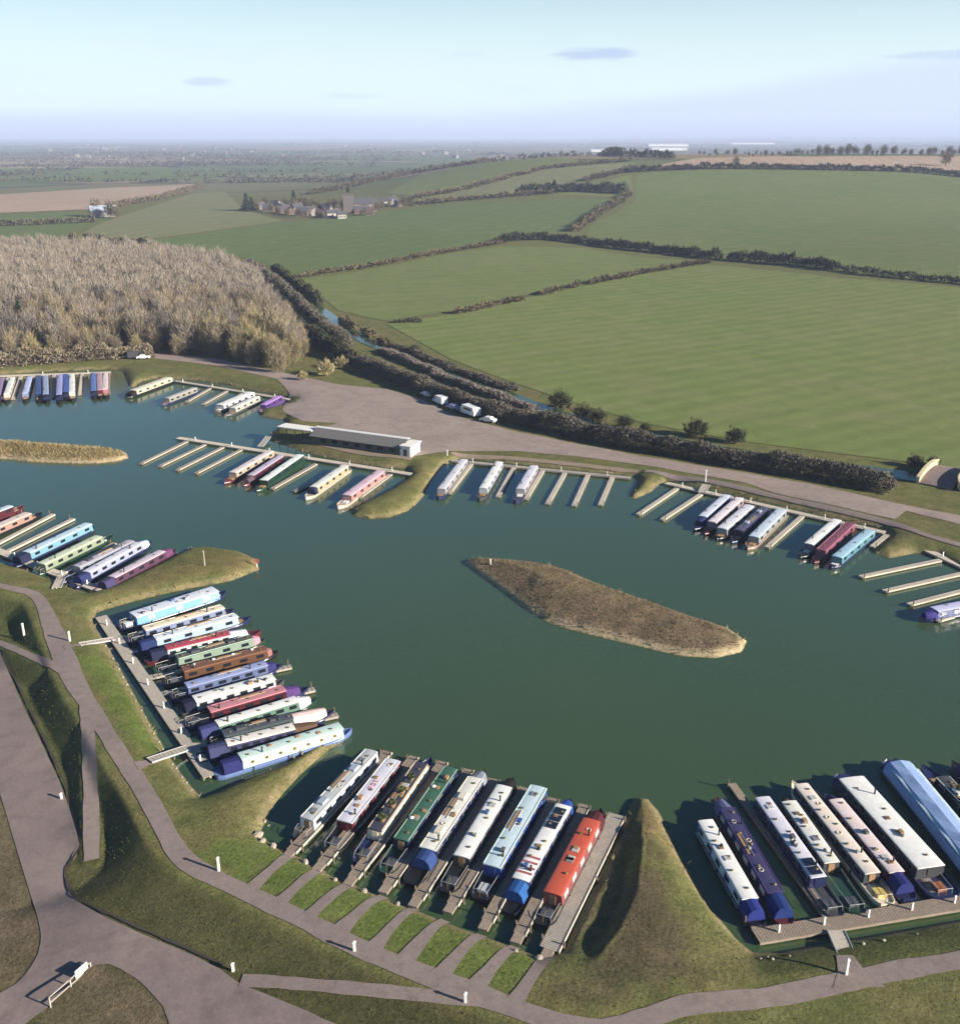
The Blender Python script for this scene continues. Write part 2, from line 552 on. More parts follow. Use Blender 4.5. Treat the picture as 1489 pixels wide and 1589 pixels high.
nzone(sst(-sdf_poly(Pn, GP([(975, 1238), (1012, 1240), (1035, 1290), (1010, 1310), (985, 1300), (962, 1290)], 1.0)), -.5, 1.0) * .7, (0.150, 0.112, 0.062))
# pale, dry reed line at the water
nzone((1 - sst(np.abs(dl - 0.35), 0.2, 0.9)) * (0.35 + 0.5 * nn2), (0.215, 0.180, 0.115))
nzone((sdf_poly(Pn, ISL1) < -.3) * (.85 + .3 * (nn1 - .5)), (0.150, 0.116, 0.082))
isd = np.minimum(sdf_poly(Pn, ISL1), sdf_poly(Pn, ISL2))
nzone(sst(isd, -1.7, -.7) * sst(-isd, -.6, .2) * .9, (0.36, 0.30, 0.21))
nzone((dl < -0.1).astype(float), (0.05, 0.05, 0.035))
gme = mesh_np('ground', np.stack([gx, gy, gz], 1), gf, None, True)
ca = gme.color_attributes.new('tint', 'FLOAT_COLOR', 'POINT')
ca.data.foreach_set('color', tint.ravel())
m, t, b = mat_new('ground grass')
at = nd(t, 'ShaderNodeAttribute', attribute_name='tint')
co = wpos(t)
c = at.outputs['Color']
f = noise(t, co, 3.2, 6, 0.75)
c = mixc(t, 1.0, c, mixc(t, rng(t, f, .25, .75), (.42, .42, .42), (1.58, 1.54, 1.42)), 'MULTIPLY')
f = noise(t, co, 0.45, 6, 0.7)
c = mixc(t, 1.0, c, mixc(t, rng(t, f, .3, .7), (.64, .70, .58), (1.34, 1.26, 1.26)), 'MULTIPLY')
# patchwork of the far plain: fields with hedge lines
sc = t.nodes.new('ShaderNodeVectorMath'); sc.operation = 'MULTIPLY'
t.links.new(co, sc.inputs[0]); sc.inputs[1].default_value = (1 / 520, 1 / 360, 0)
vo = nd(t, 'ShaderNodeTexVoronoi', Randomness=0.9, Scale=1.0)
t.links.new(sc.outputs[0], vo.inputs['Vector'])
ve = nd(t, 'ShaderNodeTexVoronoi', Randomness=0.9, Scale=1.0)
ve.feature = 'DISTANCE_TO_EDGE'
t.links.new(sc.outputs[0], ve.inputs['Vector'])
cr = t.nodes.new('ShaderNodeValToRGB')
cr.color_ramp.interpolation = 'CONSTANT'
els = cr.color_ramp.elements
for i, (p, k) in enumerate(((0, (.095, .125, .055)), (.22, (.13, .13, .07)), (.38, (.20, .155, .105)), (.5, (.085, .11, .05)), (.66, (.14, .15, .075)), (.8, (.11, .10, .065)), (.9, (.25, .20, .14)))):
    e = els[i] if i < 2 else els.new(p)
    e.position = p; e.color = k + (1,)
sv = t.nodes.new('ShaderNodeSeparateColor')
t.links.new(vo.outputs['Color'], sv.inputs[0])
t.links.new(sv.outputs[0], cr.inputs[0])
pf = mixc(t, rng(t, ve.outputs['Distance'], .012, .030), (.045, .042, .030), cr.outputs[0])
pf = mixc(t, 1.0, pf, mixc(t, noise(t, co, .02, 5), (.7, .7, .7), (1.3, 1.3, 1.3)), 'MULTIPLY')
sp_ = t.nodes.new('ShaderNodeSeparateXYZ'); t.links.new(co, sp_.inputs[0])
c = mixc(t, rng(t, sp_.outputs[1], 1250, 1500), c, pf)
t.links.new(c, b.inputs['Base Color'])
b.inputs['Roughness'].default_value = 1.0
b.inputs['Specular IOR Level'].default_value = 0.1
bn = nd(t, 'ShaderNodeBump', Strength=0.55, Distance=0.35)
t.links.new(noise(t, co, 2.3, 5, 0.75), bn.inputs['Height'])
t.links.new(bn.outputs[0], b.inputs['Normal'])
gme.materials.append(m)
tag(add_obj('ground', gme), kind='structure')

# water
m, t, b = mat_new('lake water')
co = wpos(t)
c = mixc(t, rng(t, noise(t, co, 0.012, 3), .35, .65), (.034, .062, .025), (.040, .068, .026))
t.links.new(c, b.inputs['Base Color'])
b.inputs['Roughness'].default_value = 0.09
b.inputs['IOR'].default_value = 1.42
b.inputs['Specular IOR Level'].default_value = 0.8
bn = nd(t, 'ShaderNodeBump', Strength=0.35, Distance=0.08)
h1 = noise(t, co, 1.6, 4, 0.6)
t.links.new(h1, bn.inputs['Height'])
t.links.new(bn.outputs[0], b.inputs['Normal'])
WATER = m
xs = np.arange(LAKE[:, 0].min() - 6, LAKE[:, 0].max() + 6, 1.6)
ys = np.arange(LAKE[:, 1].min() - 6, LAKE[:, 1].max() + 6, 1.6)
XX, YY = np.meshgrid(xs, ys)
dd = sdf_poly(np.stack([XX.ravel(), YY.ravel()], 1), LAKE).reshape(XX.shape)
dc = np.minimum(np.minimum(dd[:-1, :-1], dd[1:, 1:]), np.minimum(dd[1:, :-1], dd[:-1, 1:]))
ii = np.arange(XX.size).reshape(XX.shape)
fq = np.stack([ii[:-1, :-1], ii[:-1, 1:], ii[1:, 1:], ii[1:, :-1]], -1)[dc < 1.2]
used, inv = np.unique(fq.ravel(), return_inverse=True)
vv = np.stack([XX.ravel()[used], YY.ravel()[used], np.zeros(len(used))], 1)
tag(add_obj('water', mesh_np('water', vv, inv.reshape(-1, 4), WATER, True)), kind='structure')

# draped sheets ------------------------------------------------------
def resample(poly, step):
    o = []
    n = len(poly)
    for i in range(n):
        a, b2 = poly[i], poly[(i + 1) % n]
        k = max(1, int(np.linalg.norm(b2 - a) / step))
        for j in range(k): o.append(a + (b2 - a) * j / k)
    return np.array(o)
def drape(name, poly, mat, step, off, kind='structure'):
    poly = np.asarray(poly, float)
    bd = resample(poly, step)
    x0, y0 = bd.min(0); x1, y1 = bd.max(0)
    X, Y = np.meshgrid(np.arange(x0, x1, step), np.arange(y0, y1, step))
    Q = np.stack([X.ravel(), Y.ravel()], 1)
    Q = Q[sdf_poly(Q, bd) < -0.35 * step]
    pts = [Vector(p) for p in bd] + [Vector(p) for p in Q]
    n = len(bd)
    r = delaunay_2d_cdt(pts, [], [list(range(n))], 1, 1e-5)
    V = np.array([tuple(p) for p in r[0]]); F = [f for f in r[2] if len(f) == 3]
    F = np.array(F)
    a, b2, c2 = V[F[:, 0]], V[F[:, 1]], V[F[:, 2]]
    fl = ((b2 - a)[:, 0] * (c2 - a)[:, 1] - (b2 - a)[:, 1] * (c2 - a)[:, 0]) < 0
    F[fl] = F[fl][:, ::-1]
    z = H(V[:, 0], V[:, 1]) + off
    o = add_obj(name, mesh_np(name, np.column_stack([V, z]), F, mat, True))
    return tag(o, kind=kind)
def ribbon(name, line, width, mat, off, kind='structure', step=1.0):
    L = smooth_line(line, step)
    wd = np.interp(np.linspace(0, 1, len(L)), np.linspace(0, 1, len(width)), width) if np.ndim(width) else np.full(len(L), width)
    T = np.gradient(L, axis=0); T /= np.linalg.norm(T, axis=1)[:, None] + 1e-9
    N = np.stack([-T[:, 1], T[:, 0]], 1)
    ks = np.linspace(-0.5, 0.5, 5)
    wob = 0.35 * (vnoise(L[:, 0] / 1.1, L[:, 1] / 1.1) - .5) + 0.4 * (vnoise(L[:, 0] / 4.1, L[:, 1] / 4.1) - .5) * min(1, np.mean(wd) / 2)
    V = (L[:, None, :] + N[:, None, :] * (ks[None, :, None] * (wd + wob)[:, None, None])).reshape(-1, 2)
    n = len(L)
    ix = np.arange(n * 5).reshape(n, 5)
    F = np.stack([ix[:-1, :-1], ix[1:, :-1], ix[1:, 1:], ix[:-1, 1:]], -1).reshape(-1, 4)[:, ::-1]
    z = H(V[:, 0], V[:, 1]) + off
    o = add_obj(name, mesh_np(name, np.column_stack([V, z]), F, mat, True))
    return tag(o, kind=kind)

GRAVEL = surf('pale gravel', ((.200, .160, .148), (.220, .178, .160), (.165, .132, .118)), (0.16, 0.9, 4.0), bump=0.02, bscale=18)
ROADM = surf('worn tarmac', ((.176, .139, .131), (.202, .159, .147), (.140, .110, .102)), (0.10, 0.45, 3.0), bump=0.015, bscale=20)
YARDM = surf('hardstanding', ((.250, .198, .178), (.275, .222, .195), (.210, .165, .145)), (0.05, 0.22, 1.2), bump=0.05, bscale=2)
PINKM = surf('earth track', ((.24, .18, .145), (.22, .17, .13), (.17, .15, .09)), (0.04, 0.3, 3.0), bump=0.05, bscale=2)

ROAD = GP([(-20, 985), (8, 1030), (32, 1085), (66, 1155), (100, 1232), (124, 1312), (118, 1330), (100, 1345), (102, 1372), (118, 1402), (150, 1428), (205, 1456), (290, 1492), (345, 1520), (372, 1540), (430, 1566), (500, 1598), (560, 1640),
           (420, 1760), (300, 1720), (262, 1590), (246, 1560), (205, 1522), (150, 1505), (75, 1562), (35, 1592), (-20, 1650), (-140, 1690), (-160, 1600), (0, 1540), (48, 1502), (64, 1468), (60, 1430), (36, 1350), (2, 1236), (-50, 1060), (-60, 985)], -0.6)
drape('road', smooth_line(ROAD, 1.0, True), ROADM, 1.2, 0.05)
ribbon('path', MAIN, np.interp(np.linspace(0, 1, 60), [0, .13, .2, .27, .33, .5, 1], [1.7, 1.7, 2.5, 3.4, 2.2, 2.1, 2.1]), GRAVEL, 0.06)
ribbon('path', RAMP1, 1.65, GRAVEL, 0.085)
ribbon('path', RAMP2, 1.25, GRAVEL, 0.085)
ribbon('path', np.array([GT(u, v) for u, v in ((374, 1522), (420, 1524), (520, 1532), (620, 1541), (700, 1549), (760, 1553))]), 1.35, GRAVEL, 0.075)
ribbon('path', GP([(1332, 1534), (1320, 1508), (1310, 1482)], 1.2), [4.6, 2.4, 1.6], GRAVEL, 0.09)
ribbon('path', GP([(212, 1188), (226, 1183), (246, 1176)], 1.25), [2.2, 1.2, 1.0], GRAVEL, 0.09)
ribbon('path', GP([(100, 1006), (116, 1002), (134, 999)], 1.25), [1.6, .9, .8], GRAVEL, 0.09)
JET = [((394, 1373), (452, 1320), (602, 1166)), ((439, 1394), (500, 1338), (643, 1174)), ((485, 1415), (548, 1360), (688, 1182)), ((534, 1436), (602, 1372), (728, 1194)),
       ((590, 1457), (648, 1393), (768, 1209)), ((638, 1476), (702, 1402), (814, 1222)), ((691, 1503), (756, 1428), (860, 1239)), ((743, 1524), (806, 1448), (908, 1249)), ((803, 1548), (852, 1472), (957, 1264))]
for a, b2, c2 in JET:
    ribbon('path', np.array([np.array(G(*a, 1.35)) + 1.3 * (np.array(G(*a, 1.35)) - np.array(G(*b2, 1.0))) / np.linalg.norm(np.array(G(*a, 1.35)) - np.array(G(*b2, 1.0))), G(*b2, 1.0)]), [1.9, 1.25, 1.1, 1.1], GRAVEL, 0.07)
# hardstanding, tracks beyond the water
YARD = GTP([(240, 548), (330, 556), (430, 576), (520, 596), (600, 604), (650, 618), (705, 645), (800, 670), (900, 690), (1000, 709), (1120, 728), (1260, 752), (1380, 779), (1500, 803), (1600, 830),
            (1600, 850), (1489, 814), (1405, 793), (1388, 806), (1300, 786), (1200, 765), (1150, 748), (1000, 722), (900, 709), (800, 700), (700, 700), (645, 708), (560, 688), (480, 668), (524, 657), (470, 654), (438, 637), (450, 612), (430, 588), (330, 567), (240, 556)])
drape('yard', YARD, YARDM, 3.0, 0.07)
ribbon('path', GTP([(1000, 731), (1100, 747), (1200, 770), (1300, 792), (1380, 812), (1440, 832), (1489, 846), (1560, 866)]), 1.7, GRAVEL, 0.12, step=2)
ribbon('path', GTP([(700, 703), (800, 712), (900, 722), (990, 732)]), 1.3, PINKM, 0.14, step=2)
ribbon('path', GTP([(-120, 590), (0, 568), (70, 562), (140, 557), (240, 551)]), 4.0, PINKM, 0.10, step=3)
ribbon('path', GTP([(470, 683), (560, 703), (640, 712)]), 2.2, PINKM, 0.12, step=2)

# fields --------------------------------------------------------------
def field_mat(name, cols, ang, period, amt, scale=(0.008, 0.05, 1.2)):
    m, t, b = mat_new(name)
    co = wpos(t)
    a, c2, c3 = cols
    c = mixc(t, rng(t, noise(t, co, scale[0], 3), .35, .65), a, c2)
    c = mixc(t, rng(t, noise(t, co, scale[1], 6, .7), .45, .75), c, c3)
    mp = nd(t, 'ShaderNodeMapping'); mp.inputs['Rotation'].default_value = (0, 0, ang)
    t.links.new(co, mp.inputs[0])
    wv = nd(t, 'ShaderNodeTexWave', Scale=0.314 / period, Distortion=2.2, Detail=3.0)
    wv.inputs['Detail Scale'].default_value = 0.35
    t.links.new(mp.outputs[0], wv.inputs['Vector'])
    ln = mixc(t, wv.outputs['Fac'], (1 - amt,) * 3, (1 + amt, 1 + amt, 1 + amt * .8))
    c = mixc(t, 1.0, c, ln, 'MULTIPLY')
    c = mixc(t, 1.0, c, mixc(t, noise(t, co, scale[2], 4, .7), (.78, .78, .78), (1.22, 1.22, 1.22)), 'MULTIPLY')
    c = mixc(t, 1.0, c, mixc(t, rng(t, noise(t, co, .10, 5, .68, .6), .3, .7), (.84, .87, .80), (1.15, 1.11, 1.15)), 'MULTIPLY')
    t.links.new(c, b.inputs['Base Color'])
    b.inputs['Roughness'].default_value = 1.0
    b.inputs['Specular IOR Level'].default_value = 0.1
    return m
FA = field_mat('meadow', ((.120, .158, .046), (.136, .160, .054), (.148, .156, .066)), -2.12, 8.5, 0.06)
FB = field_mat('meadow beyond hedge', ((.118, .150, .044), (.132, .156, .056), (.125, .14, .06)), 1.2, 12.0, 0.03)
FC = field_mat('dark meadow', ((.088, .128, .038), (.096, .130, .044), (.105, .128, .052)), 0.4, 16.0, 0.03)
FD = field_mat('pale pasture', ((.142, .158, .070), (.158, .162, .080), (.155, .15, .085)), 0.2, 20.0, 0.03)
FE = field_mat('hill pasture', ((.098, .138, .040), (.114, .142, .048), (.132, .138, .060)), 0.9, 17.0, 0.018)
FT = field_mat('ploughed', ((.30, .225, .165), (.34, .265, .20), (.28, .20, .145)), 0.1, 18.0, 0.05)
def field(px, mat, step, off=0.10):
    drape('field', GTP(px), mat, step, off)
field([(1120, 412), (1300, 431), (1520, 449), (1700, 470), (1900, 800), (1560, 738), (1450, 722), (1300, 704), (1150, 685), (1000, 657), (880, 622), (790, 592), (700, 558), (600, 503), (712, 486), (890, 447), (1000, 425), (1090, 411)], FA, 9.0)
field([(470, 434), (560, 421), (680, 397), (780, 382), (900, 385), (1000, 400), (1082, 405), (1000, 421), (890, 442), (710, 482), (595, 498), (525, 482), (488, 452)], FB, 10.0)
field([(190, 379), (330, 361), (440, 346), (560, 333), (680, 318), (800, 312), (950, 308), (962, 315), (930, 333), (900, 352), (780, 374), (680, 390), (560, 413), (462, 428), (370, 398), (260, 380)], FC, 16.0)
field([(110, 372), (160, 345), (230, 322), (300, 300), (350, 298), (378, 325), (440, 343), (330, 358), (190, 376)], FD, 16.0)
field([(988, 269), (1100, 264), (1300, 266), (1500, 270), (1720, 285), (1720, 462), (1500, 441), (1300, 421), (1140, 398), (1000, 386), (905, 371), (915, 350), (950, 333), (985, 312)], FE, 14.0)
field([(640, 308), (700, 299), (780, 276), (850, 262), (985, 252), (975, 266), (900, 283), (820, 298), (720, 309)], FD, 18.0)
field([(600, 300), (650, 272), (760, 252), (840, 245), (900, 249), (800, 268), (700, 293), (640, 304)], FB, 18.0, 0.25)
field([(860, 302), (920, 286), (978, 271), (982, 300), (960, 306)], FB, 14.0)
field([(1000, 262), (1040, 253), (1080, 246), (1200, 243), (1489, 242), (1650, 243), (1650, 268), (1489, 265), (1300, 262), (1100, 260)], FT, 16.0, 0.4)
field([(-160, 310), (0, 302), (150, 293), (300, 286), (312, 289), (250, 307), (150, 325), (0, 331), (-160, 336)], FT, 20.0, 0.4)
field([(-200, 345), (0, 334), (120, 329), (140, 345), (100, 368), (0, 376), (-200, 385)], FC, 16.0)
field([(-200, 268), (0, 262), (200, 260), (360, 262), (330, 276), (150, 282), (0, 284), (-200, 290)], FC, 40.0, 0.5)

# canal behind the hedge
ribbon('canal', GTP([(380, 408), (440, 442), (500, 484), (560, 524), (640, 558), (700, 580), (770, 607), (840, 634), (930, 663), (1050, 687), (1200, 712), (1380, 735), (1480, 752), (1600, 775)]), 6.0, WATER, 0.15, step=3)
# ================================================================== PLANTS
def leafmat(name, cols, rough=0.9, scale=0.35):
    m, t, b = mat_new(name)
    co = objco(t)
    a, c2, c3 = cols
    oi = t.nodes.new('ShaderNodeObjectInfo')
    c = mixc(t, rng(t, noise(t, co, scale, 3), .35, .65), a, c2)
    c = mixc(t, rng(t, noise(t, co, scale * 6, 3), .45, .7), c, c3)
    c = mixc(t, 1.0, c, mixc(t, oi.outputs['Random'], (.80, .80, .84), (1.18, 1.16, 1.08)), 'MULTIPLY')
    t.links.new(c, b.inputs['Base Color'])
    b.inputs['Roughness'].default_value = rough
    b.inputs['Specular IOR Level'].default_value = 0.15
    return m
BARK = paint((.12, .095, .07), 0.95, 0.4, 'bark', spec=0.1)
M_TWIG_OLIVE = leafmat('olive willow twigs', ((.285, .245, .135), (.255, .215, .12), (.20, .165, .10)))
M_TWIG_TAN = leafmat('tan twigs', ((.255, .212, .148), (.225, .187, .13), (.18, .15, .108)))
M_TWIG_GREY = leafmat('grey brown twigs', ((.215, .187, .162), (.192, .167, .148), (.168, .146, .125)))
M_CONIFER = leafmat('dark needles', ((.030, .045, .026), (.040, .055, .030), (.022, .033, .022)))
M_HEDGE_DARK = leafmat('dark hedge leaves', ((.050, .056, .030), (.065, .064, .036), (.036, .040, .024)), scale=0.15)
M_HEDGE_BROWN = leafmat('brown hedge twigs', ((.105, .090, .055), (.125, .100, .066), (.078, .072, .040)), scale=0.15)
M_HEDGE_GREY = leafmat('grey brown hedge twigs', ((.128, .114, .096), (.102, .092, .074), (.064, .062, .046)), scale=0.10)
M_WOODS = leafmat('far woodland', ((.070, .066, .045), (.090, .078, .058), (.048, .054, .034)), scale=0.02)

def cards(C, D, L, W, rnd=RNG):
    """thin pointed sprays: centre, direction, length, width -> verts, tri faces"""
    n = len(C)
    D = D / (np.linalg.norm(D, axis=1)[:, None] + 1e-9)
    R = rnd.normal(size=(n, 3))
    Sd = np.cross(D, R); Sd /= np.linalg.norm(Sd, axis=1)[:, None] + 1e-9
    a = C - Sd * (W / 2)[:, None]
    b2 = C + Sd * (W / 2)[:, None]
    c2 = C + D * L[:, None]
    V = np.stack([a, b2, c2], 1).reshape(-1, 3)
    return V, np.arange(3 * n).reshape(n, 3)
def crown_pts(n, hgt, rad, z0, rnd, shape='egg'):
    u = rnd.normal(size=(n, 3)); u /= np.linalg.norm(u, axis=1)[:, None]
    r = rnd.random(n) ** 0.45
    # lobes
    k = 1 + 0.28 * np.sin(u[:, 0] * 5 + 1) * np.cos(u[:, 1] * 5 + 2) + 0.16 * np.sin(u[:, 2] * 9)
    p = u * (r * k)[:, None]
    zc = (z0 + hgt) / 2; hz = (hgt - z0) / 2
    if shape == 'cone':
        t = rnd.random(n) ** 1.6
        a = rnd.random(n) * 6.283
        rr_ = rad * (1 - t) * np.sqrt(rnd.random(n)) * (0.8 + 0.2 * np.sin(t * 40))
        C = np.stack([rr_ * np.cos(a), rr_ * np.sin(a), z0 + t * (hgt - z0)], 1)
        D = np.stack([np.cos(a), np.sin(a), np.full(n, -0.15)], 1) + rnd.normal(size=(n, 3)) * 0.3
    else:
        C = p * np.array([rad, rad, hz]) + np.array([0, 0, zc])
        D = u * .8 + np.array([0, 0, 1.15]) + rnd.normal(size=(n, 3)) * 0.35
    return C, D
def crown_mesh(name, n, hgt, rad, z0, mat, seed, L=1.3, W=0.30, shape='egg'):
    rnd = np.random.default_rng(seed)
    C, D = crown_pts(n, hgt, rad, z0, rnd, shape)
    V, F = cards(C - D / np.linalg.norm(D, axis=1)[:, None] * L * .4, D, L * rnd.uniform(.6, 1.3, n), W * rnd.uniform(.7, 1.4, n), rnd)
    return mesh_np(name, V, F, mat)
def trunk_mesh(name, hgt, rad, z0, seed, r=0.17):
    rnd = random.Random(seed)
    b = MB()
    b.tube((0, 0, -.4), (rnd.uniform(-.15, .15), rnd.uniform(-.15, .15), hgt * .55), r, r * .6, 6)
    b.tube((0, 0, hgt * .5), (rnd.uniform(-.4, .4), rnd.uniform(-.4, .4), hgt * .93), r * .6, r * .12, 5)
    for k in range(7):
        a = k * 2.4 + rnd.random(); z = hgt * rnd.uniform(.22, .6)
        b.tube((0, 0, z), (rad * .75 * math.cos(a), rad * .75 * math.sin(a), z + hgt * rnd.uniform(.15, .3)), r * .4, r * .08, 4)
    return b.mesh(name, BARK)
TREE_KINDS = {}
def tree_proto(kind, mat, hgt, rad, z0, n, nv, L, W, shape='egg', r=0.17):
    TREE_KINDS[kind] = [(trunk_mesh('trunk', hgt, rad, z0, 10 + i, r), crown_mesh('crown', n, hgt, rad, z0, mat, 100 + i, L, W, shape)) for i in range(nv)]
tree_proto('olive', M_TWIG_OLIVE, 10.5, 3.0, 0.1, 1900, 4, 1.9, .115)
tree_proto('tan', M_TWIG_TAN, 11.5, 3.1, 0.2, 1900, 4, 1.9, .115)
tree_proto('grey', M_TWIG_GREY, 12.5, 3.2, 0.4, 1900, 4, 1.9, .115)
tree_proto('conifer', M_CONIFER, 14.0, 3.4, 1.0, 700, 3, 1.5, .5, 'cone', .22)
tree_proto('park', M_HEDGE_BROWN, 12.0, 4.6, 1.0, 620, 3, 1.9, .36, r=.3)
tree_proto('bush', M_HEDGE_DARK, 3.2, 2.2, 0.0, 900, 3, .7, .20, r=.08)
tree_proto('willowbush', M_TWIG_OLIVE, 5.0, 2.8, 0.1, 520, 2, 1.1, .30, r=.10)
def tree(name, kind, xy, s, label, cat='tree', group=None, i=None, z=None, sz=None):
    tm, cm = TREE_KINDS[kind][(random.randrange(99) if i is None else i) % len(TREE_KINDS[kind])]
    zz = float(H(xy[0], xy[1])[0]) if z is None else z
    o = empty(name, (xy[0], xy[1], zz), random.random() * 6.28)
    o.scale = (s, s, s if sz is None else sz)
    add_obj('trunk', tm, o); add_obj('crown', cm, o)
    return tag(o, label, cat, group)

# ---- bare plantation beyond the marina
WOOD = GTP([(-160, 580), (-60, 572), (0, 566), (60, 562), (120, 558), (236, 549), (300, 553), (380, 566), (455, 583), (480, 578), (470, 545), (440, 500), (400, 460), (350, 425), (250, 410), (130, 402), (0, 400), (-160, 402)])
CLEAR = GTP([(-160, 520), (0, 515), (60, 520), (30, 532), (-160, 545)])
pts = []
x0, y0 = WOOD.min(0); x1, y1 = WOOD.max(0)
for yy in np.arange(y0, y1, 5.4):
    for xx in np.arange(x0, x1, 5.4):
        pts.append((xx + random.uniform(-2, 2), yy + random.uniform(-2, 2)))
pts = np.array(pts)
keep = (sdf_poly(pts, WOOD) < 0) & (sdf_poly(pts, CLEAR) > 0)
keep &= np.abs(pts[:, 0] / (pts[:, 1] * CP)) < 0.53
pts = pts[keep]
order = np.argsort(np.hypot(pts[:, 0], pts[:, 1]))
pts = pts[order]
wd = -sdf_poly(pts, WOOD)
zz = H(pts[:, 0], pts[:, 1])
dep = np.clip((np.hypot(pts[:, 0], pts[:, 1]) - 315) / 130, 0, 1)
lab = {'olive': 'olive yellow bare tree in the leafless wood behind the far moorings', 'tan': 'tan bare tree in the leafless wood behind the far moorings', 'grey': 'greyish brown bare tree in the leafless wood behind the far moorings'}
NFRONT = 295
for i in range(min(NFRONT, len(pts))):
    k = 'olive' if random.random() > dep[i] * 1.5 + 0.25 else ('tan' if random.random() < .7 else 'grey')
    o = tree('bare_tree', k, pts[i], random.uniform(.70, 1.16) * (0.8 if wd[i] < 3 else 1), lab[k], group='bare trees of the leafless wood', z=float(zz[i]))
def joined_trees(name, P, Z, mats, n, hgt, rad, z0, L, W, sel):
    Vs, Fs = [], []
    off = 0
    rnd = np.random.default_rng(3)
    for p, z in zip(P, Z):
        s = rnd.uniform(.8, 1.15)
        C, D = crown_pts(n, hgt * s, rad * s, z0, rnd)
        C = C + np.array([p[0], p[1], z])
        V, F = cards(C, D, L * rnd.uniform(.6, 1.3, n), W * rnd.uniform(.7, 1.4, n), rnd)
        Vs.append(V); Fs.append(F + off); off += len(V)
    return mesh_np(name, np.concatenate(Vs), np.concatenate(Fs), mats)
tag(add_obj('woodland', joined_trees('woodland', pts[NFRONT:], zz[NFRONT:], M_TWIG_GREY, 900, 12, 3.0, 1.6, 2.0, .17, 0)), kind='stuff')
for u, v, s in ((14, 505, .85), (34, 500, .8), (120, 500, .75), (135, 503, .7), (150, 498, .72)):
    p = GT(u, v + 12)
    tree('conifer', 'conifer', p, s, 'dark conifer standing among the bare wood near its clearing', group='conifers in the wood')
for u, v, s, l in ((505, 583, 1.0, 'straw coloured bush at the right end of the bare wood'), (530, 572, .8, 'small straw bush between the wood and the canal hedge'), (470, 590, .55, 'low olive bush in front of the wood edge')):
    tree('bush', 'willowbush', GT(u, v), s, l, 'bush')

# ---- hedges
def hedge(px, width, hgt, mat, label, dens=60, size=0.6, gaps=0.0, name='hedge', world=None, lump=0.35):
    L = GTP(px) if world is None else np.array(world)
    seg = np.linalg.norm(np.diff(L, axis=0), axis=1); tot = seg.sum()
    cum = np.concatenate([[0], np.cumsum(seg)])
    n = int(tot * dens)
    s_ = RNG.random(n) * tot
    if gaps:
        keep = vnoise(s_ / 9.0, s_ * 0 + hgt * 7) > gaps
        s_ = s_[keep]; n = len(s_)
    cx = np.interp(s_, cum, L[:, 0]); cy = np.interp(s_, cum, L[:, 1])
    k = np.clip(np.searchsorted(cum, s_) - 1, 0, len(seg) - 1)
    T = np.diff(L, axis=0)[k] / seg[k][:, None]
    N = np.stack([-T[:, 1], T[:, 0]], 1)
    hh = hgt * (1 - lump + 2 * lump * vnoise(s_ / 3.5, s_ * 0 + 3)) * np.clip(np.minimum(s_, tot - s_) / 2.5 + .45, 0, 1)
    ww = width * (0.75 + 0.5 * vnoise(s_ / 5.0, s_ * 0 + 11))
    a = RNG.random(n) * math.pi
    r = RNG.random(n) ** 0.35
    off = np.cos(a) * r * ww / 2
    z = np.abs(np.sin(a)) ** 0.7 * r * hh
    X, Y = cx + N[:, 0] * off, cy + N[:, 1] * off
    C = np.stack([X, Y, H(X, Y) + z], 1)
    D = np.stack([N[:, 0] * np.cos(a), N[:, 1] * np.cos(a), np.sin(a) + .3], 1) + RNG.normal(size=(n, 3)) * .55
    V, F = cards(C, D, size * 1.5 * RNG.uniform(.6, 1.3, n), size * RNG.uniform(.6, 1.2, n))
    o0 = np.array([L[0, 0], L[0, 1], 0]);
    o = add_obj(name, mesh_np(name, V - o0, F, mat), loc=tuple(o0))
    return tag(o, label, 'hedge', 'hedges')
YH = [(552, 566), (600, 586), (650, 604), (700, 624), (760, 645), (850, 667), (950, 689), (1050, 707), (1150, 723), (1250, 739), (1330, 752), (1384, 763)]
hedge(YH, 5.4, 4.0, M_HEDGE_GREY, 'long tall leafless hedge between the hardstanding and the canal', 330, .36, lump=.22)
hedge([(347, 415), (380, 440), (420, 475), (465, 515), (510, 548), (552, 566)], 4.6, 5.2, M_HEDGE_DARK, 'tall dark hedge running up beside the bare wood', 150, .6)
hedge([(385, 412), (415, 430), (440, 452), (470, 480), (505, 512), (540, 540)], 5, 4.0, M_HEDGE_GREY, 'pale scrubby strip beside the canal near the wood', 130, .5)
hedge([(425, 420), (455, 440), (478, 458), (497, 474)], 3.5, 4.0, M_HEDGE_DARK, 'short dark hedge at the corner of the middle meadow', 50, .8)
hedge([(530, 497), (548, 510), (575, 522), (605, 538)], 3, 2.4, M_HEDGE_BROWN, 'low ragged hedge on the far canal bank by the meadow corner', 40, .6, .3)
hedge([(590, 545), (640, 566), (700, 593), (760, 614), (830, 640)], 3.4, 1.9, M_TWIG_GREY, 'pale scrubby strip between the long hedge and the canal', 110, .42, .05)
hedge([(605, 538), (645, 552), (690, 570), (740, 588), (800, 608)], 3.0, 1.6, M_HEDGE_GREY, 'thin pale reedy hedge along the far canal bank', 50, .5, .15)
hedge([(462, 431), (560, 417), (680, 394), (778, 378)], 3.5, 2.2, M_HEDGE_BROWN, 'thin brown hedge along the top of the middle meadow', 16, .9)
hedge([(770, 377), (800, 373), (850, 372), (900, 377), (932, 382)], 6, 4.4, M_HEDGE_DARK, 'dark hedge at the left foot of the hill pasture', 24, 1.3)
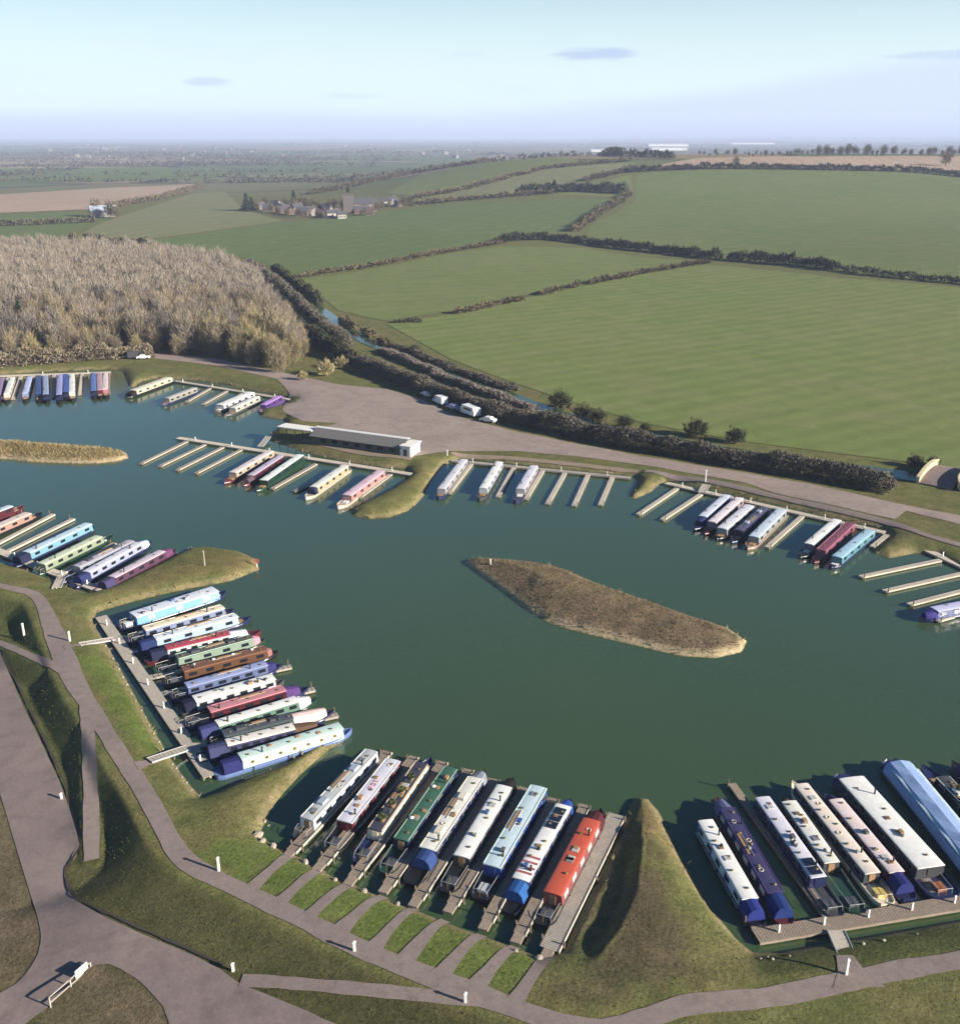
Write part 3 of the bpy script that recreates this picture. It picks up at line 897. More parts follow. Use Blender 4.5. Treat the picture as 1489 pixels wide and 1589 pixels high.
hedge([(930, 382), (1000, 390), (1060, 396), (1116, 403)], 5, 4.6, M_HEDGE_DARK, 'dark hedge in the middle foot of the hill pasture', 24, 1.3)
hedge([(1130, 403), (1190, 408), (1250, 413), (1300, 420)], 6, 4.8, M_HEDGE_DARK, 'thickest dark hedge right of the field gap', 24, 1.3)
hedge([(1300, 420), (1350, 427), (1410, 433), (1460, 438), (1540, 445)], 3.5, 3.0, M_HEDGE_DARK, 'thin gappy dark hedge running to the right edge', 16, 1.0, .28)
hedge([(1098, 408), (1000, 424), (890, 446)], 3, 2.4, M_HEDGE_BROWN, 'straggling brown hedge climbing from the field gap', 20, .8, .18)
hedge([(890, 446), (800, 468), (706, 488)], 3, 2.2, M_HEDGE_BROWN, 'row of scattered low bushes between the two meadows', 22, .8, .42)
hedge([(612, 501), (655, 500)], 2.5, 1.6, M_HEDGE_DARK, 'short low hedge stub alone in the near meadow', 22, .7, .2)
hedge([(640, 319), (720, 311), (800, 305), (860, 300)], 6, 4.0, M_HEDGE_BROWN, 'brown hedge right of the village', 10, 1.6)
hedge([(800, 303), (850, 299), (900, 297), (972, 301)], 10, 8.0, M_HEDGE_DARK, 'dark tree belt above the dark meadow', 18, 2.2)
hedge([(976, 302), (962, 314), (930, 332), (905, 350), (890, 360)], 5, 4.5, M_HEDGE_BROWN, 'brown hedge curling down the left side of the hill pasture', 14, 1.4, .2)
hedge([(972, 268), (1040, 264), (1100, 262), (1300, 264), (1400, 266)], 7, 5.5, M_HEDGE_DARK, 'long dark hedge along the crest of the hill pasture', 14, 1.8)
hedge([(1400, 266), (1450, 270), (1500, 275), (1620, 284)], 7, 5.5, M_HEDGE_DARK, 'dark crest hedge dropping at the right edge', 14, 1.8)
hedge([(905, 282), (940, 274), (985, 262)], 7, 4.5, M_HEDGE_BROWN, 'brown hedge dividing the pale hill strips', 10, 1.8)
hedge([(640, 309), (720, 295), (790, 276), (850, 262), (980, 250)], 6, 4.0, M_HEDGE_BROWN, 'hedge between the two pale hill strips', 8, 1.8)
hedge([(480, 302), (560, 287), (640, 270), (740, 254), (830, 243)], 7, 5.0, M_HEDGE_BROWN, 'hedge on the skyline of the left hill shoulder', 8, 2.0)
hedge([(825, 243), (880, 242), (960, 243), (1045, 246)], 9, 8.0, M_HEDGE_DARK, 'dark hedge on the top of the hill', 10, 2.4)
hedge([(150, 329), (200, 318), (252, 309), (312, 291)], 6, 5.0, M_HEDGE_BROWN, 'brown hedge below the ploughed field', 10, 1.6, .15)
hedge([(-40, 352), (60, 349), (150, 345)], 6, 4, M_HEDGE_BROWN, 'brown hedge by the lone barn', 10, 1.6, .1)
hedge([(110, 372), (160, 378), (240, 383)], 5, 5, M_HEDGE_BROWN, 'brown scrub along the back of the wood', 14, 1.4, .15)
hedge([(-60, 573), (0, 567), (60, 563), (120, 559), (180, 554), (238, 550)], 9, 4.2, M_TWIG_TAN, 'straw coloured scrub fringe along the left front of the bare wood', 150, .5, lump=.4)
for u, v, s, l in ((642, 549, .9, 'lone dark bush on the meadow edge near the canal bend'), (692, 571, .55, 'small bush on the far canal bank'), (868, 634, 1.45, 'big round dark bush left in the canalside row'), (903, 650, 1.15, 'broad bush right of the big round one by the canal'),
                   (925, 655, 1.0, 'bush in the middle of the canalside row'), (968, 664, 1.0, 'bush nearest the middle of the long meadow edge'), (1078, 678, 1.35, 'broad dark bush standing alone above the long hedge'), (1140, 687, 1.1, 'small upright bush above the long hedge'), (1000, 668, .6, 'tiny bush between two larger canalside bushes'),
                   (1418, 724, .8, 'dark bush left of the pale canal bridge'), (1446, 722, .6, 'small green bush behind the canal bridge')):
    tree('bush', 'bush', GT(u, v), s, l, 'bush', 'bushes along the canal')
# lone trees on the ploughed strip and the hilltop row
for u, s, l in ((1141, 1.0, 'lone bare tree standing in the pale ploughed strip'), (1466, 1.5, 'large bare tree at the right of the pale ploughed strip')):
    tree('field_tree', 'park', GT(u, 258), s, l)
for i, u in enumerate(range(1080, 1580, 7)):
    p = GT(u + random.uniform(-5, 5), 243.5)
    d = p / np.linalg.norm(p)
    p = p + d * random.uniform(5, 90)
    tree('field_tree', 'park', p, random.uniform(.4, 1.0) * (1.25 if u > 1250 else .75), 'bare tree in the skyline row behind the pale ploughed strip', group='skyline trees')

# ---- far woods and hedgerow trees of the plain: nobody could count them
def far_blobs():
    C, Rr = [], []
    rnd = np.random.default_rng(21)
    for k in range(170):
        y = 1500 * math.exp(rnd.random() * 2.7)
        x = rnd.uniform(-.58, .58) * y
        if x > -0.05 * y and y < 2300: continue
        ang = rnd.choice([0.15, 1.6, -.25, .5]) + rnd.normal() * .1
        ln = rnd.uniform(120, 600) * (1 + y / 6000)
        n = int(ln / (9 + y / 600))
        t = np.linspace(-.5, .5, n)
        wv = rnd.normal(size=(n, 2)) * (4 if k % 4 else 30)
        xx = x + math.cos(ang) * ln * t + wv[:, 0]; yy = y + math.sin(ang) * ln * t + wv[:, 1]
        hz = H(xx, yy)
        for a_, b_, c_ in zip(xx, yy, hz):
            s = rnd.uniform(2.2, 4.6) * (1 + y / 16000)
            C.append((a_, b_, c_ + s * .7)); Rr.append(s)
    C = np.array(C); Rr = np.array(Rr); n = len(C)
    K = 14
    u = rnd.normal(size=(n, K, 3)); u /= np.linalg.norm(u, axis=2)[:, :, None]
    P = C[:, None] + u * (Rr[:, None, None] * .8) * np.array([1.2, 1.2, .75])
    D = u + rnd.normal(size=u.shape) * .4
    return cards(P.reshape(-1, 3), D.reshape(-1, 3), np.repeat(Rr, K) * .9, np.repeat(Rr, K) * .9, rnd)
V, F = far_blobs()
tag(add_obj('far_trees', mesh_np('far_trees', V, F, M_WOODS)), kind='stuff')

# ---- rough grass tufts and reeds on the near banks
def tufts(n, region, zone_fn, hmin, hmax, wdt, mat, name):
    x0, x1, y0, y1 = region
    P = np.stack([RNG.uniform(x0, x1, n), RNG.uniform(y0, y1, n)], 1)
    k = zone_fn(P)
    P = P[RNG.random(n) < k]
    n = len(P)
    z = H(P[:, 0], P[:, 1])
    C = np.column_stack([P, z - .03])
    D = np.column_stack([RNG.normal(size=(n, 2)) * .55, np.ones(n)])
    hh = RNG.uniform(hmin, hmax, n)
    V, F = cards(C, D, hh, hh * wdt * RNG.uniform(.7, 1.5, n))
    return tag(add_obj(name, mesh_np(name, V, F, mat)), kind='stuff')
M_REED = leafmat('dry reeds', ((.26, .21, .12), (.22, .175, .095), (.15, .135, .06)), scale=.2)
M_ROUGH = leafmat('rough grass', ((.070, .074, .028), (.090, .074, .038), (.052, .064, .020)), scale=.15)
ROADP = smooth_line(ROAD, 3.0, True)
def paths_clear(P, r=1.7):
    k = np.ones(len(P))
    d, _ = dist_line(P, MAIN[::2]); k *= d > r
    for R in (RAMP1, RAMP2): d, _ = dist_line(P, R); k *= d > 1.4
    k *= sdf_poly(P, ROADP) > 0.2
    for a, b2, c2 in JET:
        d, _ = dist_line(P, np.array([G(*a, 1.2), G(*b2, 1.0)])); k *= d > 1.1
    return k
def z_reed(P):
    d = lake_d(P)
    return np.where((d > -.25) & (d < .9), .75 * vnoise(P[:, 0] / 3, P[:, 1] / 3) + .1, 0)
def z_rough(P):
    d = lake_d(P)
    dm, _ = dist_line(P, MOUND)
    lowd = -sdf_poly(P, LOW)
    k = 0.16 + .3 * (dm < 15) + .4 * (lowd > 3)
    k = k * np.where(d > 1.0, 1, 0) * (.25 + 1.1 * vnoise(P[:, 0] / 2.2, P[:, 1] / 2.2))
    return k * paths_clear(P)
tufts(60000, (-110, 110, 80, 320), z_reed, .35, .95, .28, M_REED, 'reeds')
tufts(130000, (-75, 75, 62, 135), z_rough, .08, .24, .45, M_ROUGH, 'rough_grass')
def z_isl(P):
    i = np.minimum(sdf_poly(P, ISL1), sdf_poly(P, ISL2))
    return np.where(i < -.5, .8, 0)
b0 = ISL1.min(0); b1 = ISL1.max(0)
tufts(42000, (b0[0], b1[0], b0[1], b1[1]), z_isl, .1, .34, .35, leafmat('island scrub', ((.17, .125, .08), (.145, .10, .075), (.13, .115, .06)), scale=.2), 'island_scrub')
b0 = ISL2.min(0); b1 = ISL2.max(0)
tufts(16000, (b0[0], b1[0], b0[1], b1[1]), z_isl, .25, .6, .3, M_REED, 'island_reeds')
# ================================================================== PONTOONS
M_DECK = surf('weathered decking', ((.235, .19, .15), (.265, .215, .175), (.19, .15, .12)), (0.3, 2.0, 14.0), rough=.85)
M_DECKPALE = surf('pale decking', ((.42, .37, .31), (.47, .42, .35), (.34, .29, .24)), (0.3, 2.0, 14.0), rough=.85)
M_DECKGREY = surf('grey decking', ((.31, .28, .245), (.35, .315, .27), (.25, .22, .19)), (0.3, 2.0, 14.0), rough=.85)
M_PILE = paint((.16, .13, .10), .9, .3, 'pile', spec=.1)
M_POSTW = paint((.72, .72, .70), .5, .15, 'white post')
M_STEEL = paint((.45, .46, .47), .45, .2, 'galvanised steel', metal=.3)
def plank_deck(b, L, wd, z0, z1, pitch=0.0):
    """deck along +x; with pitch, single boards with gaps"""
    if pitch:
        x = 0.0
        while x < L:
            b.box(x, min(L, x + pitch * .86), -wd / 2, wd / 2, z1 - .05, z1)
            x += pitch
        b.box(0.02, L - .02, -wd / 2 + .02, -wd / 2 + .14, z0, z1 - .053)
        b.box(0.02, L - .02, wd / 2 - .14, wd / 2 - .02, z0, z1 - .053)
        b.box(0.02, L - .02, -.1, .1, z0, z1 - .053)
    else:
        b.box(0, L, -wd / 2, wd / 2, z0, z1)
def seg_frame(p, q):
    d = np.array(q) - np.array(p)
    return float(np.hypot(*d)), math.atan2(d[1], d[0])
def pontoon(px, fingers, wd, mat, label, fw=0.95, pedestals=5, group='pontoons', z=0.48, pale=None):
    a, b2 = G(*px[0], z), G(*px[1], z)
    L, ang = seg_frame(a, b2)
    o = empty('pontoon', (a[0], a[1], 0), ang)
    tag(o, label, 'pontoon', group)
    b = MB(); plank_deck(b, L, wd, .16, z, .30); b.build('walkway', mat, o)
    fl = MB()
    x = 1.0
    while x < L - 1.5:
        fl.box(x, x + 1.5, -wd / 2 + .15, wd / 2 - .15, -.3, .155); x += 3.2
    fl.build('float', M_PILE, o)
    ca, sa = math.cos(-ang), math.sin(-ang)
    def loc(p): 
        dx, dy = p[0] - a[0], p[1] - a[1]
        return (dx * ca - dy * sa, dx * sa + dy * ca)
    for (p, q) in fingers:
        P, Q = loc(G(*p, z)), loc(G(*q, z))
        l, an = seg_frame(P, Q)
        f = MB(); plank_deck(f, l, fw, .14, z - .03, .7)
        fo = f.build('finger', pale or mat, o, (P[0], P[1], 0), an)
        pl = MB(); pl.cyl((l - .3, fw / 2 + .15), .09, .09, -1.2, z + .75, 6)
        pl.build('pile', M_PILE, fo)
    for k in range(pedestals):
        x = L * (k + .5) / pedestals
        pb = MB(); pb.box(x - .09, x + .09, -.09, .09, z + .002, z + .8, (.02, .02)); pb.box(x - .11, x + .11, -.11, .11, z + .803, z + .9, (.08, .08))
        pb.build('power_pedestal', M_POSTW, o)
    return o
def gangway(p, q, wd, label, mat, z0, z1):
    a, b2 = G(*p, z0), G(*q, z1)
    L, ang = seg_frame(a, b2)
    o = empty('gangway', (a[0], a[1], z0), ang)
    o.rotation_euler = (0, -math.atan2(z1 - z0, L), ang)
    tag(o, label, 'gangway', 'gangways')
    b = MB(); plank_deck(b, L, wd, -.14, .06, .5); b.build('deck', mat, o)
    for s in (-1, 1):
        r = MB()
        r.box(0, L, s * (wd / 2 + .05) - .04, s * (wd / 2 + .05) + .04, -.1, .12); r.build('side_beam', M_STEEL, o); continue
        r.tube((0, s * (wd / 2 + .03), 1.0), (L, s * (wd / 2 + .03), 1.0), .03)
        for k in range(5):
            r.tube((L * k / 4, s * (wd / 2 + .03), -.1), (L * k / 4, s * (wd / 2 + .03), 1.0), .025)
        r.build('handrail', M_STEEL, o)
# bank jetties of the near row
JLAB = ['leftmost narrow jetty, beside the silver roofed boat', 'jetty between the silver boat and the lilac roofed boat with red letters', 'jetty right of the dark cluttered boat with a cream side', 'jetty right of the dark green roofed boat',
        'jetty right of the cream roofed boat with a blue bow', 'jetty right of the plain white roofed boat', 'jetty right of the pale blue roofed boat', 'jetty between the white boat with solar panels and the red boat', 'wide grey jetty right of the red roofed boat']
JLAB[1] = 'jetty right of the lilac roofed boat with red letters'
for i, (a, b2, c2) in enumerate(JET):
    A, Cc = G(*b2, .62), G(*c2, .55)
    L, ang = seg_frame(A, Cc)
    wd = 1.75 if i == 8 else 1.05
    o = empty('jetty', (A[0], A[1], 0), ang)
    tag(o, JLAB[i], 'jetty', 'jetties of the near moorings')
    b = MB(); plank_deck(b, L, wd, .30, .58, .26); b.build('deck', M_DECKGREY if i == 8 else M_DECK, o)
    for s, em in ((-1, M_DECKPALE), (1, M_PILE)):
        e = MB(); e.box(0, L, s * (wd / 2 + .05) - .045, s * (wd / 2 + .05) + .045, .35, .64); e.build('edge_board', em, o)
    for k in (0, 2, 4):
        for s in (-1, 1):
            p = MB(); x = 1.0 + (L - 1.6) * k / 4
            p.cyl((x, s * (wd / 2 + .19)), .09, .09, -1.5, 1.0 if k in (0, 4) else .66, 6); p.build('pile', M_PILE, o)
    rp = MB(); rp.box(-1.2, -.003, -.5, .5, .38, .60); rp.build('landing', M_DECK, o)

pontoon([(157, 956), (327, 1204)], [((195, 1015), (352, 975)), ((222, 1052), (415, 1012)), ((238, 1078), (452, 1033)), ((270, 1122), (488, 1068)), ((296, 1158), (524, 1108))], 1.7, M_DECKGREY,
        'long grey walkway with short fingers along the left bank boats', pedestals=7)
pontoon([(-60, 832), (156, 915)], [((-18, 850), (83, 797)), ((4, 858), (114, 804)), ((95, 890), (178, 842)), ((-50, 838), (40, 796))], 1.7, M_DECKPALE, 'pale pinkish walkway at the left edge with power posts', pedestals=6)
pontoon([(1172, 1452), (1640, 1374)], [((1290, 1430), (1135, 1215)), ((1184, 1448), (1160, 1425)), ((1392, 1412), (1262, 1225)), ((1462, 1400), (1330, 1215))], 1.8, M_DECK, 'brown boarded walkway at the bottom right with white posts', pedestals=7)
pontoon([(276, 679), (642, 736)], [((290, 684), (218, 719)), ((318, 689), (247, 723)), ((346, 693), (274, 729)), ((374, 697), (303, 734)), ((490, 719), (421, 758)), ((536, 726), (456, 762)), ((606, 735), (556, 772))], 1.7, M_DECKPALE,
        'walkway with bare fingers below the long low building', pedestals=6, pale=M_DECKGREY)
pontoon([(700, 714), (978, 741)], [((731, 719), (696, 765)), ((797, 725), (772, 770)), ((842, 729), (815, 774)), ((876, 733), (849, 781)), ((912, 736), (890, 784)), ((950, 739), (931, 783))], 1.4, M_DECKGREY,
        'bank walkway with three empty fingers in the middle of the far shore', pedestals=4, pale=M_DECKPALE)
pontoon([(1033, 749), (1372, 826)], [((1050, 757), (989, 798)), ((1087, 766), (1026, 806)), ((1244, 800), (1189, 849)), ((1376, 829), (1352, 848))], 1.6, M_DECKPALE, 'white edged walkway of the far right moorings', pedestals=6)
pontoon([(1437, 852), (1600, 927)], [((1458, 868), (1334, 894)), ((1500, 887), (1371, 916)), ((1545, 902), (1409, 937)), ((1590, 922), (1452, 962))], 1.8, M_DECKPALE, 'white walkway cut by the right edge with long bare fingers', pedestals=3)
pontoon([(262, 589), (452, 620)], [((326, 602), (289, 623)), ((352, 606), (314, 627)), ((376, 610), (338, 632))], 1.6, M_DECKGREY, 'grey walkway by the yard at the far end of the water', pedestals=4)
pontoon([(-40, 584), (172, 577)], [((33, 583), (20, 619)), ((54, 582), (39, 618)), ((84, 580), (83, 616)), ((128, 578), (124, 612)), ((168, 577), (168, 611)), ((14, 584), (0, 620))], 1.4, M_DECKPALE, 'far walkway below the bare wood with boats end on', pedestals=3)
gangway((124, 1000), (178, 991), .9, 'upper gangway from the path to the left bank walkway', M_DECKPALE, 1.25, .5)
gangway((232, 1180), (293, 1160), 1.1, 'lower gangway from the path to the left bank walkway', M_DECKGREY, 1.25, .5)
gangway((1322, 1502), (1296, 1444), 1.5, 'pinkish gangway to the bottom right walkway', M_DECKPALE, 1.1, .5)
gangway((88, 912), (97, 893), 1.3, 'short gangway to the pale walkway at the left edge', M_DECKPALE, 1.2, .5)
gangway((418, 676), (404, 693), 1.2, 'small gangway beside the white end of the long building', M_DECKGREY, 1.2, .5)
gangway((1095, 752), (1088, 765), 1.4, 'gangway beside the white post on the far right bank', M_DECKPALE, 1.2, .5)

# ================================================================== BOATS
WHITE, CREAM, OFFW = (.74, .74, .72), (.70, .62, .48), (.66, .66, .62)
LILAC, PINKW, SILVER, PALEB = (.60, .59, .68), (.68, .57, .56), (.42, .45, .47), (.48, .60, .66)
NAVY, BLUE, SKYB, DGREY, BLACK = (.018, .024, .075), (.035, .075, .26), (.16, .33, .60), (.055, .058, .064), (.014, .014, .016)
GREEN, DGREEN, PALEG, MINT = (.045, .115, .075), (.018, .050, .034), (.50, .58, .45), (.52, .66, .62)
RED, MAROON, CRIMSON, PINK, BROWN, PURPLE = (.47, .085, .045), (.10, .020, .028), (.36, .055, .085), (.52, .20, .26), (.16, .075, .045), (.11, .055, .22)
GREYB, LAVB, TEAL, YELL = (.30, .34, .42), (.27, .32, .52), (.13, .30, .38), (.55, .42, .12)
M_GLASS = paint((.012, .016, .022), .08, .1, 'window glass')
M_BRASS = paint((.45, .32, .12), .35, .2, 'brass', metal=.8)
M_SOLAR = paint((.012, .016, .035), .12, .05, 'solar panel')
M_ROPE = paint((.5, .44, .33), .9, .2, 'rope')
M_WOODP = paint((.30, .18, .09), .7, .3, 'varnished wood')
M_PLANT = leafmat('pot plants', ((.06, .11, .03), (.10, .14, .04), (.16, .10, .05)), scale=2)
def canvas(c): return paint(tuple(x * (.62 if max(c) < .5 else 1) for x in c), .8, .35, 'canvas', spec=.2)
def gloss(c): return paint(c, .28, .22, 'boat paint')
def hw_at(x, L, bm, blunt):
    h = bm / 2
    st = min(1, .62 + .38 * math.sqrt(max(0, min(1, x / .9))))
    bl = 1.6 if blunt else 3.0
    t = max(0, (x - (L - bl)) / bl)
    return h * st * (max(.04, 1 - t ** 2.3) if not blunt else max(.3, 1 - .7 * t ** 2.5))
def hull_mesh(L, bm, mat, blunt=False):
    b = MB()
    xs = [0, .15, .4, .9, 1.8, L * .35, L * .6, L - 3.0, L - 2.3, L - 1.7, L - 1.1, L - .6, L - .25, L]
    R = []
    for x in xs:
        w_ = hw_at(x, L, bm, blunt)
        sh = .58 + .34 * max(0, (x - (L - 3.2)) / 3.2) ** 2 + .08 * max(0, (1.5 - x) / 1.5)
        wi = max(.01, w_ - .09)
        dz = sh - .16
        ov = .12 * max(0, (x - (L - 1.2)) / 1.2)
        R.append([(x - ov * 2, -w_ * .86, -.35), (x, -w_, .22), (x, -w_ - .03, .40), (x, -w_, .46), (x + ov, -w_, sh), (x + ov, -wi, sh + .001), (x, -wi, dz),
                  (x, wi, dz), (x + ov, wi, sh + .001), (x + ov, w_, sh), (x, w_, .46), (x, w_ + .03, .40), (x, w_, .22), (x - ov * 2, w_ * .86, -.35)])
    b.rings(R, close=True)
    return b.mesh('hull', mat)
def cabin_mesh(L0, L1, bm, z0, z1, mat):
    b = MB()
    wb, wt = bm / 2 - .13, bm / 2 - .27
    R = []
    for x, dx in ((L0, .06), (L1, -.10)):
        R.append([(x, -wb, z0), (x + dx, -wt, z1), (x + dx, wt, z1), (x, wb, z0)])
    b.rings(R)
    return b.mesh('cabin', mat)
def roof_mesh(L0, L1, bm, z1, mat, camber=.10, over=.05):
    b = MB()
    wt = bm / 2 - .27 + over
    R = []
    for x in (L0 - .02, L1 + .02):
        top = [(x, wt * math.cos(a) , z1 + .045 + camber * math.sin(a)) for a in [math.pi - math.pi * k / 8 for k in range(9)]]
        R.append([(x, -wt, z1 + .002)] + top + [(x, wt, z1 + .002)])
    b.rings(R, close=True)
    return b.mesh('roof', mat)
VENT = MB().cyl((0, 0), .10, .10, 0, .10, 8).cyl((0, 0), .19, .06, .101, .19, 8).mesh('roof_vent', M_BRASS)
VENTW = MB().cyl((0, 0), .17, .17, 0, .12, 8).cyl((0, 0), .27, .10, .121, .24, 8).mesh('roof_vent', M_POSTW)
CHIM = MB().cyl((0, 0), .10, .085, 0, .62, 8).cyl((0, 0), .13, .13, .621, .68, 8).mesh('chimney', paint(BLACK, .5, .2, 'chimney'))
FEND = MB().cyl((0, 0), .09, .09, -.42, .12, 7).mesh('fender', paint((.05, .05, .06), .7, .2, 'fender'))
def win_mesh(wd, ht, lean, side, mat, frame=False):
    b = MB()
    k = .045 if not frame else .03
    e = .05 if frame else 0
    b.v += [(-wd / 2 - e, 0, -ht / 2 - e), (wd / 2 + e, 0, -ht / 2 - e), (wd / 2 + e, -side * lean * (ht + 2 * e), ht / 2 + e), (-wd / 2 - e, -side * lean * (ht + 2 * e), ht / 2 + e)]
    b.v += [(x, y + side * k, z) for x, y, z in b.v]
    b.f += [(0, 1, 2, 3), (7, 6, 5, 4), (0, 4, 5, 1), (1, 5, 6, 2), (2, 6, 7, 3), (3, 7, 4, 0)]
    return b.mesh('window', mat)
def port_mesh(r, side, mat):
    b = MB()
    n = 10
    R = [[(r * math.cos(6.283 * k / n), y, r * math.sin(6.283 * k / n)) for k in range(n)] for y in (0, side * .05)]
    b.rings(R, close=True)
    return b.mesh('porthole', mat)
ZC0, ZC1 = .50, 1.68
def boat(A, B, label, roof=WHITE, side=NAVY, hull=BLACK, bm=2.15, ca=.13, cb=.84, flip=False, win=6, port=0, winc=None, kb=None, ka=None, kal=2.2, kbl=2.0, panel=None, strip=None, solar=0, solar_at=.2, vents=5, wvents=0, planks=True,
         chim=True, box=None, plants=0, name='narrowboat', group='narrowboats', z=1.25, detail=2, sidebar=None, tarp=None, hatch=None, tub=None, zc1=ZC1, letters=False, redlines=False, bow_deck=None, person=None):
    """A, B: pixel ends of the hull (B the lake end unless flip puts the bow at A)"""
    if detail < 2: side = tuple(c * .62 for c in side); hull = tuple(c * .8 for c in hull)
    a, b2 = np.array(G(*A, z)), np.array(G(*B, z))
    if flip: a, b2 = b2, a
    L, ang = seg_frame(a, b2)
    o = empty(name, (a[0], a[1], 0), ang)
    tag(o, label, 'boat', group)
    add_obj('hull', hull_mesh(L, bm, gloss(hull), name == 'barge'), o)
    x0, x1 = L * ca, L * cb
    wt = bm / 2 - .27
    wb = bm / 2 - .13
    add_obj('cabin', cabin_mesh(x0, x1, bm, ZC0 - .1, zc1, gloss(side)), o)
    ro = add_obj('roof', roof_mesh(x0, x1, bm, zc1, paint(roof, .5, .30, 'roof paint')), o)
    rz = zc1 + .145
    lean = (wb - wt) / (zc1 - ZC0 + .1)
    def yat(zv): return wb - lean * (zv - ZC0 + .1)
    # windows down both sides
    wz = ZC0 + .68
    wm = paint(winc, .3, .2, 'pale window') if winc else M_GLASS
    if win:
        n = win
        pitch = (x1 - x0) / n
        for s in (-1, 1):
            wmesh = win_mesh(min(1.05, pitch * .55), .46, lean, s, wm)
            fm = win_mesh(min(1.05, pitch * .55), .46, lean, s, M_STEEL, True) if detail > 1 else None
            for k in range(n):
                xw = x0 + pitch * (k + .5)
                wo = add_obj('window', wmesh, o, (xw, s * (yat(wz - .23) + .012), wz))
                if fm is not None: add_obj('frame', fm, wo)
    for k in range(port):
        xw = x0 + (x1 - x0) * (k + .7) / (port + .4)
        for s in (-1, 1):
            add_obj('porthole', port_mesh(.2, s, M_BRASS if detail > 1 else M_GLASS), o, (xw, s * (yat(wz) + .01), wz))
    if panel:
        for s in (-1, 1):
            for (f0, f1) in ((.04, .32), (.36, .64), (.68, .96)):
                b = MB()
                z0, z1 = ZC0 + .12, zc1 - .12
                q0, q1 = yat(z0) + .006, yat(z1) + .006
                xa, xb = x0 + (x1 - x0) * f0, x0 + (x1 - x0) * f1
                i = len(b.v)
                b.v += [(xa, s * q0, z0), (xb, s * q0, z0), (xb, s * q1, z1), (xa, s * q1, z1), (xa, s * (q0 - .05), z0), (xb, s * (q0 - .05), z0), (xb, s * (q1 - .05), z1), (xa, s * (q1 - .05), z1)]
                b.f += [(0, 1, 2, 3), (0, 4, 5, 1), (1, 5, 6, 2), (2, 6, 7, 3), (3, 7, 4, 0)]
                b.build('side_panel', gloss(panel), o)
    if strip:      # grab rails along the roof edges
        for s in (-1, 1):
            b = MB(); b.box(x0 + .1, x1 - .1, s * (wt - .02) - .035, s * (wt - .02) + .035, rz - .085, rz + .0)
            b.build('handrail', gloss(strip), o)
    # bulkhead doors
    if detail > 1:
        for xx, sg in ((x0, -1), (x1, 1)):
            b = MB()
            xs_ = (xx - .035, xx + .04) if sg < 0 else (xx - .06, xx + .035)
            b.box(xs_[0], xs_[1], -.33, .33, ZC0 - .05, zc1 - .12); b.build('door', M_WOODP if (hash(label) % 2) else gloss(panel or side), o)
    # fabric covers
    def cover(xa, xb, c, peak, nm):
        b = MB(); R = []
        n = 4
        for k in range(n + 1):
            t = k / n
            x = xa + (xb - xa) * t
            w_ = min(bm / 2 - .05, hw_at(x, L, bm, False) - .02)
            w_ = max(w_, .12)
            zt = zc1 + .06 + (peak - zc1) * (t if peak < zc1 else 1)
            R.append([(x, -w_, .56), (x, -w_ * .80, (zt + .56) * .56), (x, -w_ * .5, zt - .06), (x, 0, zt + .03), (x, w_ * .5, zt - .06), (x, w_ * .80, (zt + .56) * .56), (x, w_, .56)])
        b.rings(R)
        return b.build(nm, canvas(c), o)
    if kb: cover(x1 - .02, min(L - .9, x1 + kbl), kb, zc1 - .30, 'cratch_cover')
    elif detail > 0:
        b = MB(); xe = min(L - 1.2, x1 + 1.3)
        b.box(x1 + .05, xe, -.55, .55, .425, .62); b.build('locker', M_WOODP if not bow_deck else gloss(bow_deck), o)
    if ka: cover(x0 + .02, max(.55, x0 - kal), ka, zc1 + .02, 'stern_hood')
    elif detail > 0:
        b = MB()
        b.tube((.35, 0, .5), (.35, 0, 1.05), .035); b.tube((.35, 0, 1.05), (1.2, 0, 1.25), .028)
        b.build('tiller', M_BRASS, o)
        b = MB()
        for s in (-1, 1):
            b.tube((.5, s * .75, .5), (.5, s * .75, 1.15), .022); b.tube((.5, s * .75, 1.15), (x0 - .3, s * .85, 1.15), .022)
        b.tube((.5, -.75, 1.15), (.5, .75, 1.15), .022)
        b.build('stern_rail', M_STEEL, o)
        if x0 > 2.0:
            b = MB(); b.box(.9, min(x0 - .3, 2.0), -.5, .5, .43, .80); b.build('engine_cover', gloss(bow_deck or (.07, .075, .09)), o)
    if tarp:
        b = MB(); R = []
        for k in range(13):
            x = x0 - 1.6 + (x1 - x0 + 3.0) * k / 12
            sag = .06 * math.sin(k * 2.1)
            W = bm / 2 + .05
            R.append([(x, -W, .6), (x, -W * .93, 1.35 + sag), (x, -W * .62, rz + .05 + sag), (x, 0, rz + .26 + sag * .4), (x, W * .62, rz + .05 - sag), (x, W * .93, 1.35 - sag), (x, W, .6)])
        b.rings(R); b.build('tarpaulin', canvas(tarp), o)
        return o
    # roof furniture
    fr = random.Random(hash(label) % 100000 if False else sum(map(ord, label)))
    for k in range(vents if detail > 0 else 0):
        t = (k + .5) / vents
        add_obj('roof_vent', VENT, ro, (x0 + (x1 - x0) * t + fr.uniform(-.4, .4), (.33 if k % 2 else -.33) * wt, rz - .02))
    for k in range(wvents):
        t = (k + .6) / (wvents + .3)
        add_obj('roof_vent', VENTW, ro, (x0 + (x1 - x0) * t, wt * .45, rz - .02))
    if chim and detail > 0:
        add_obj('chimney', CHIM, ro, (x0 + (x1 - x0) * fr.choice([.12, .2, .78]), -wt * .6, rz - .05))
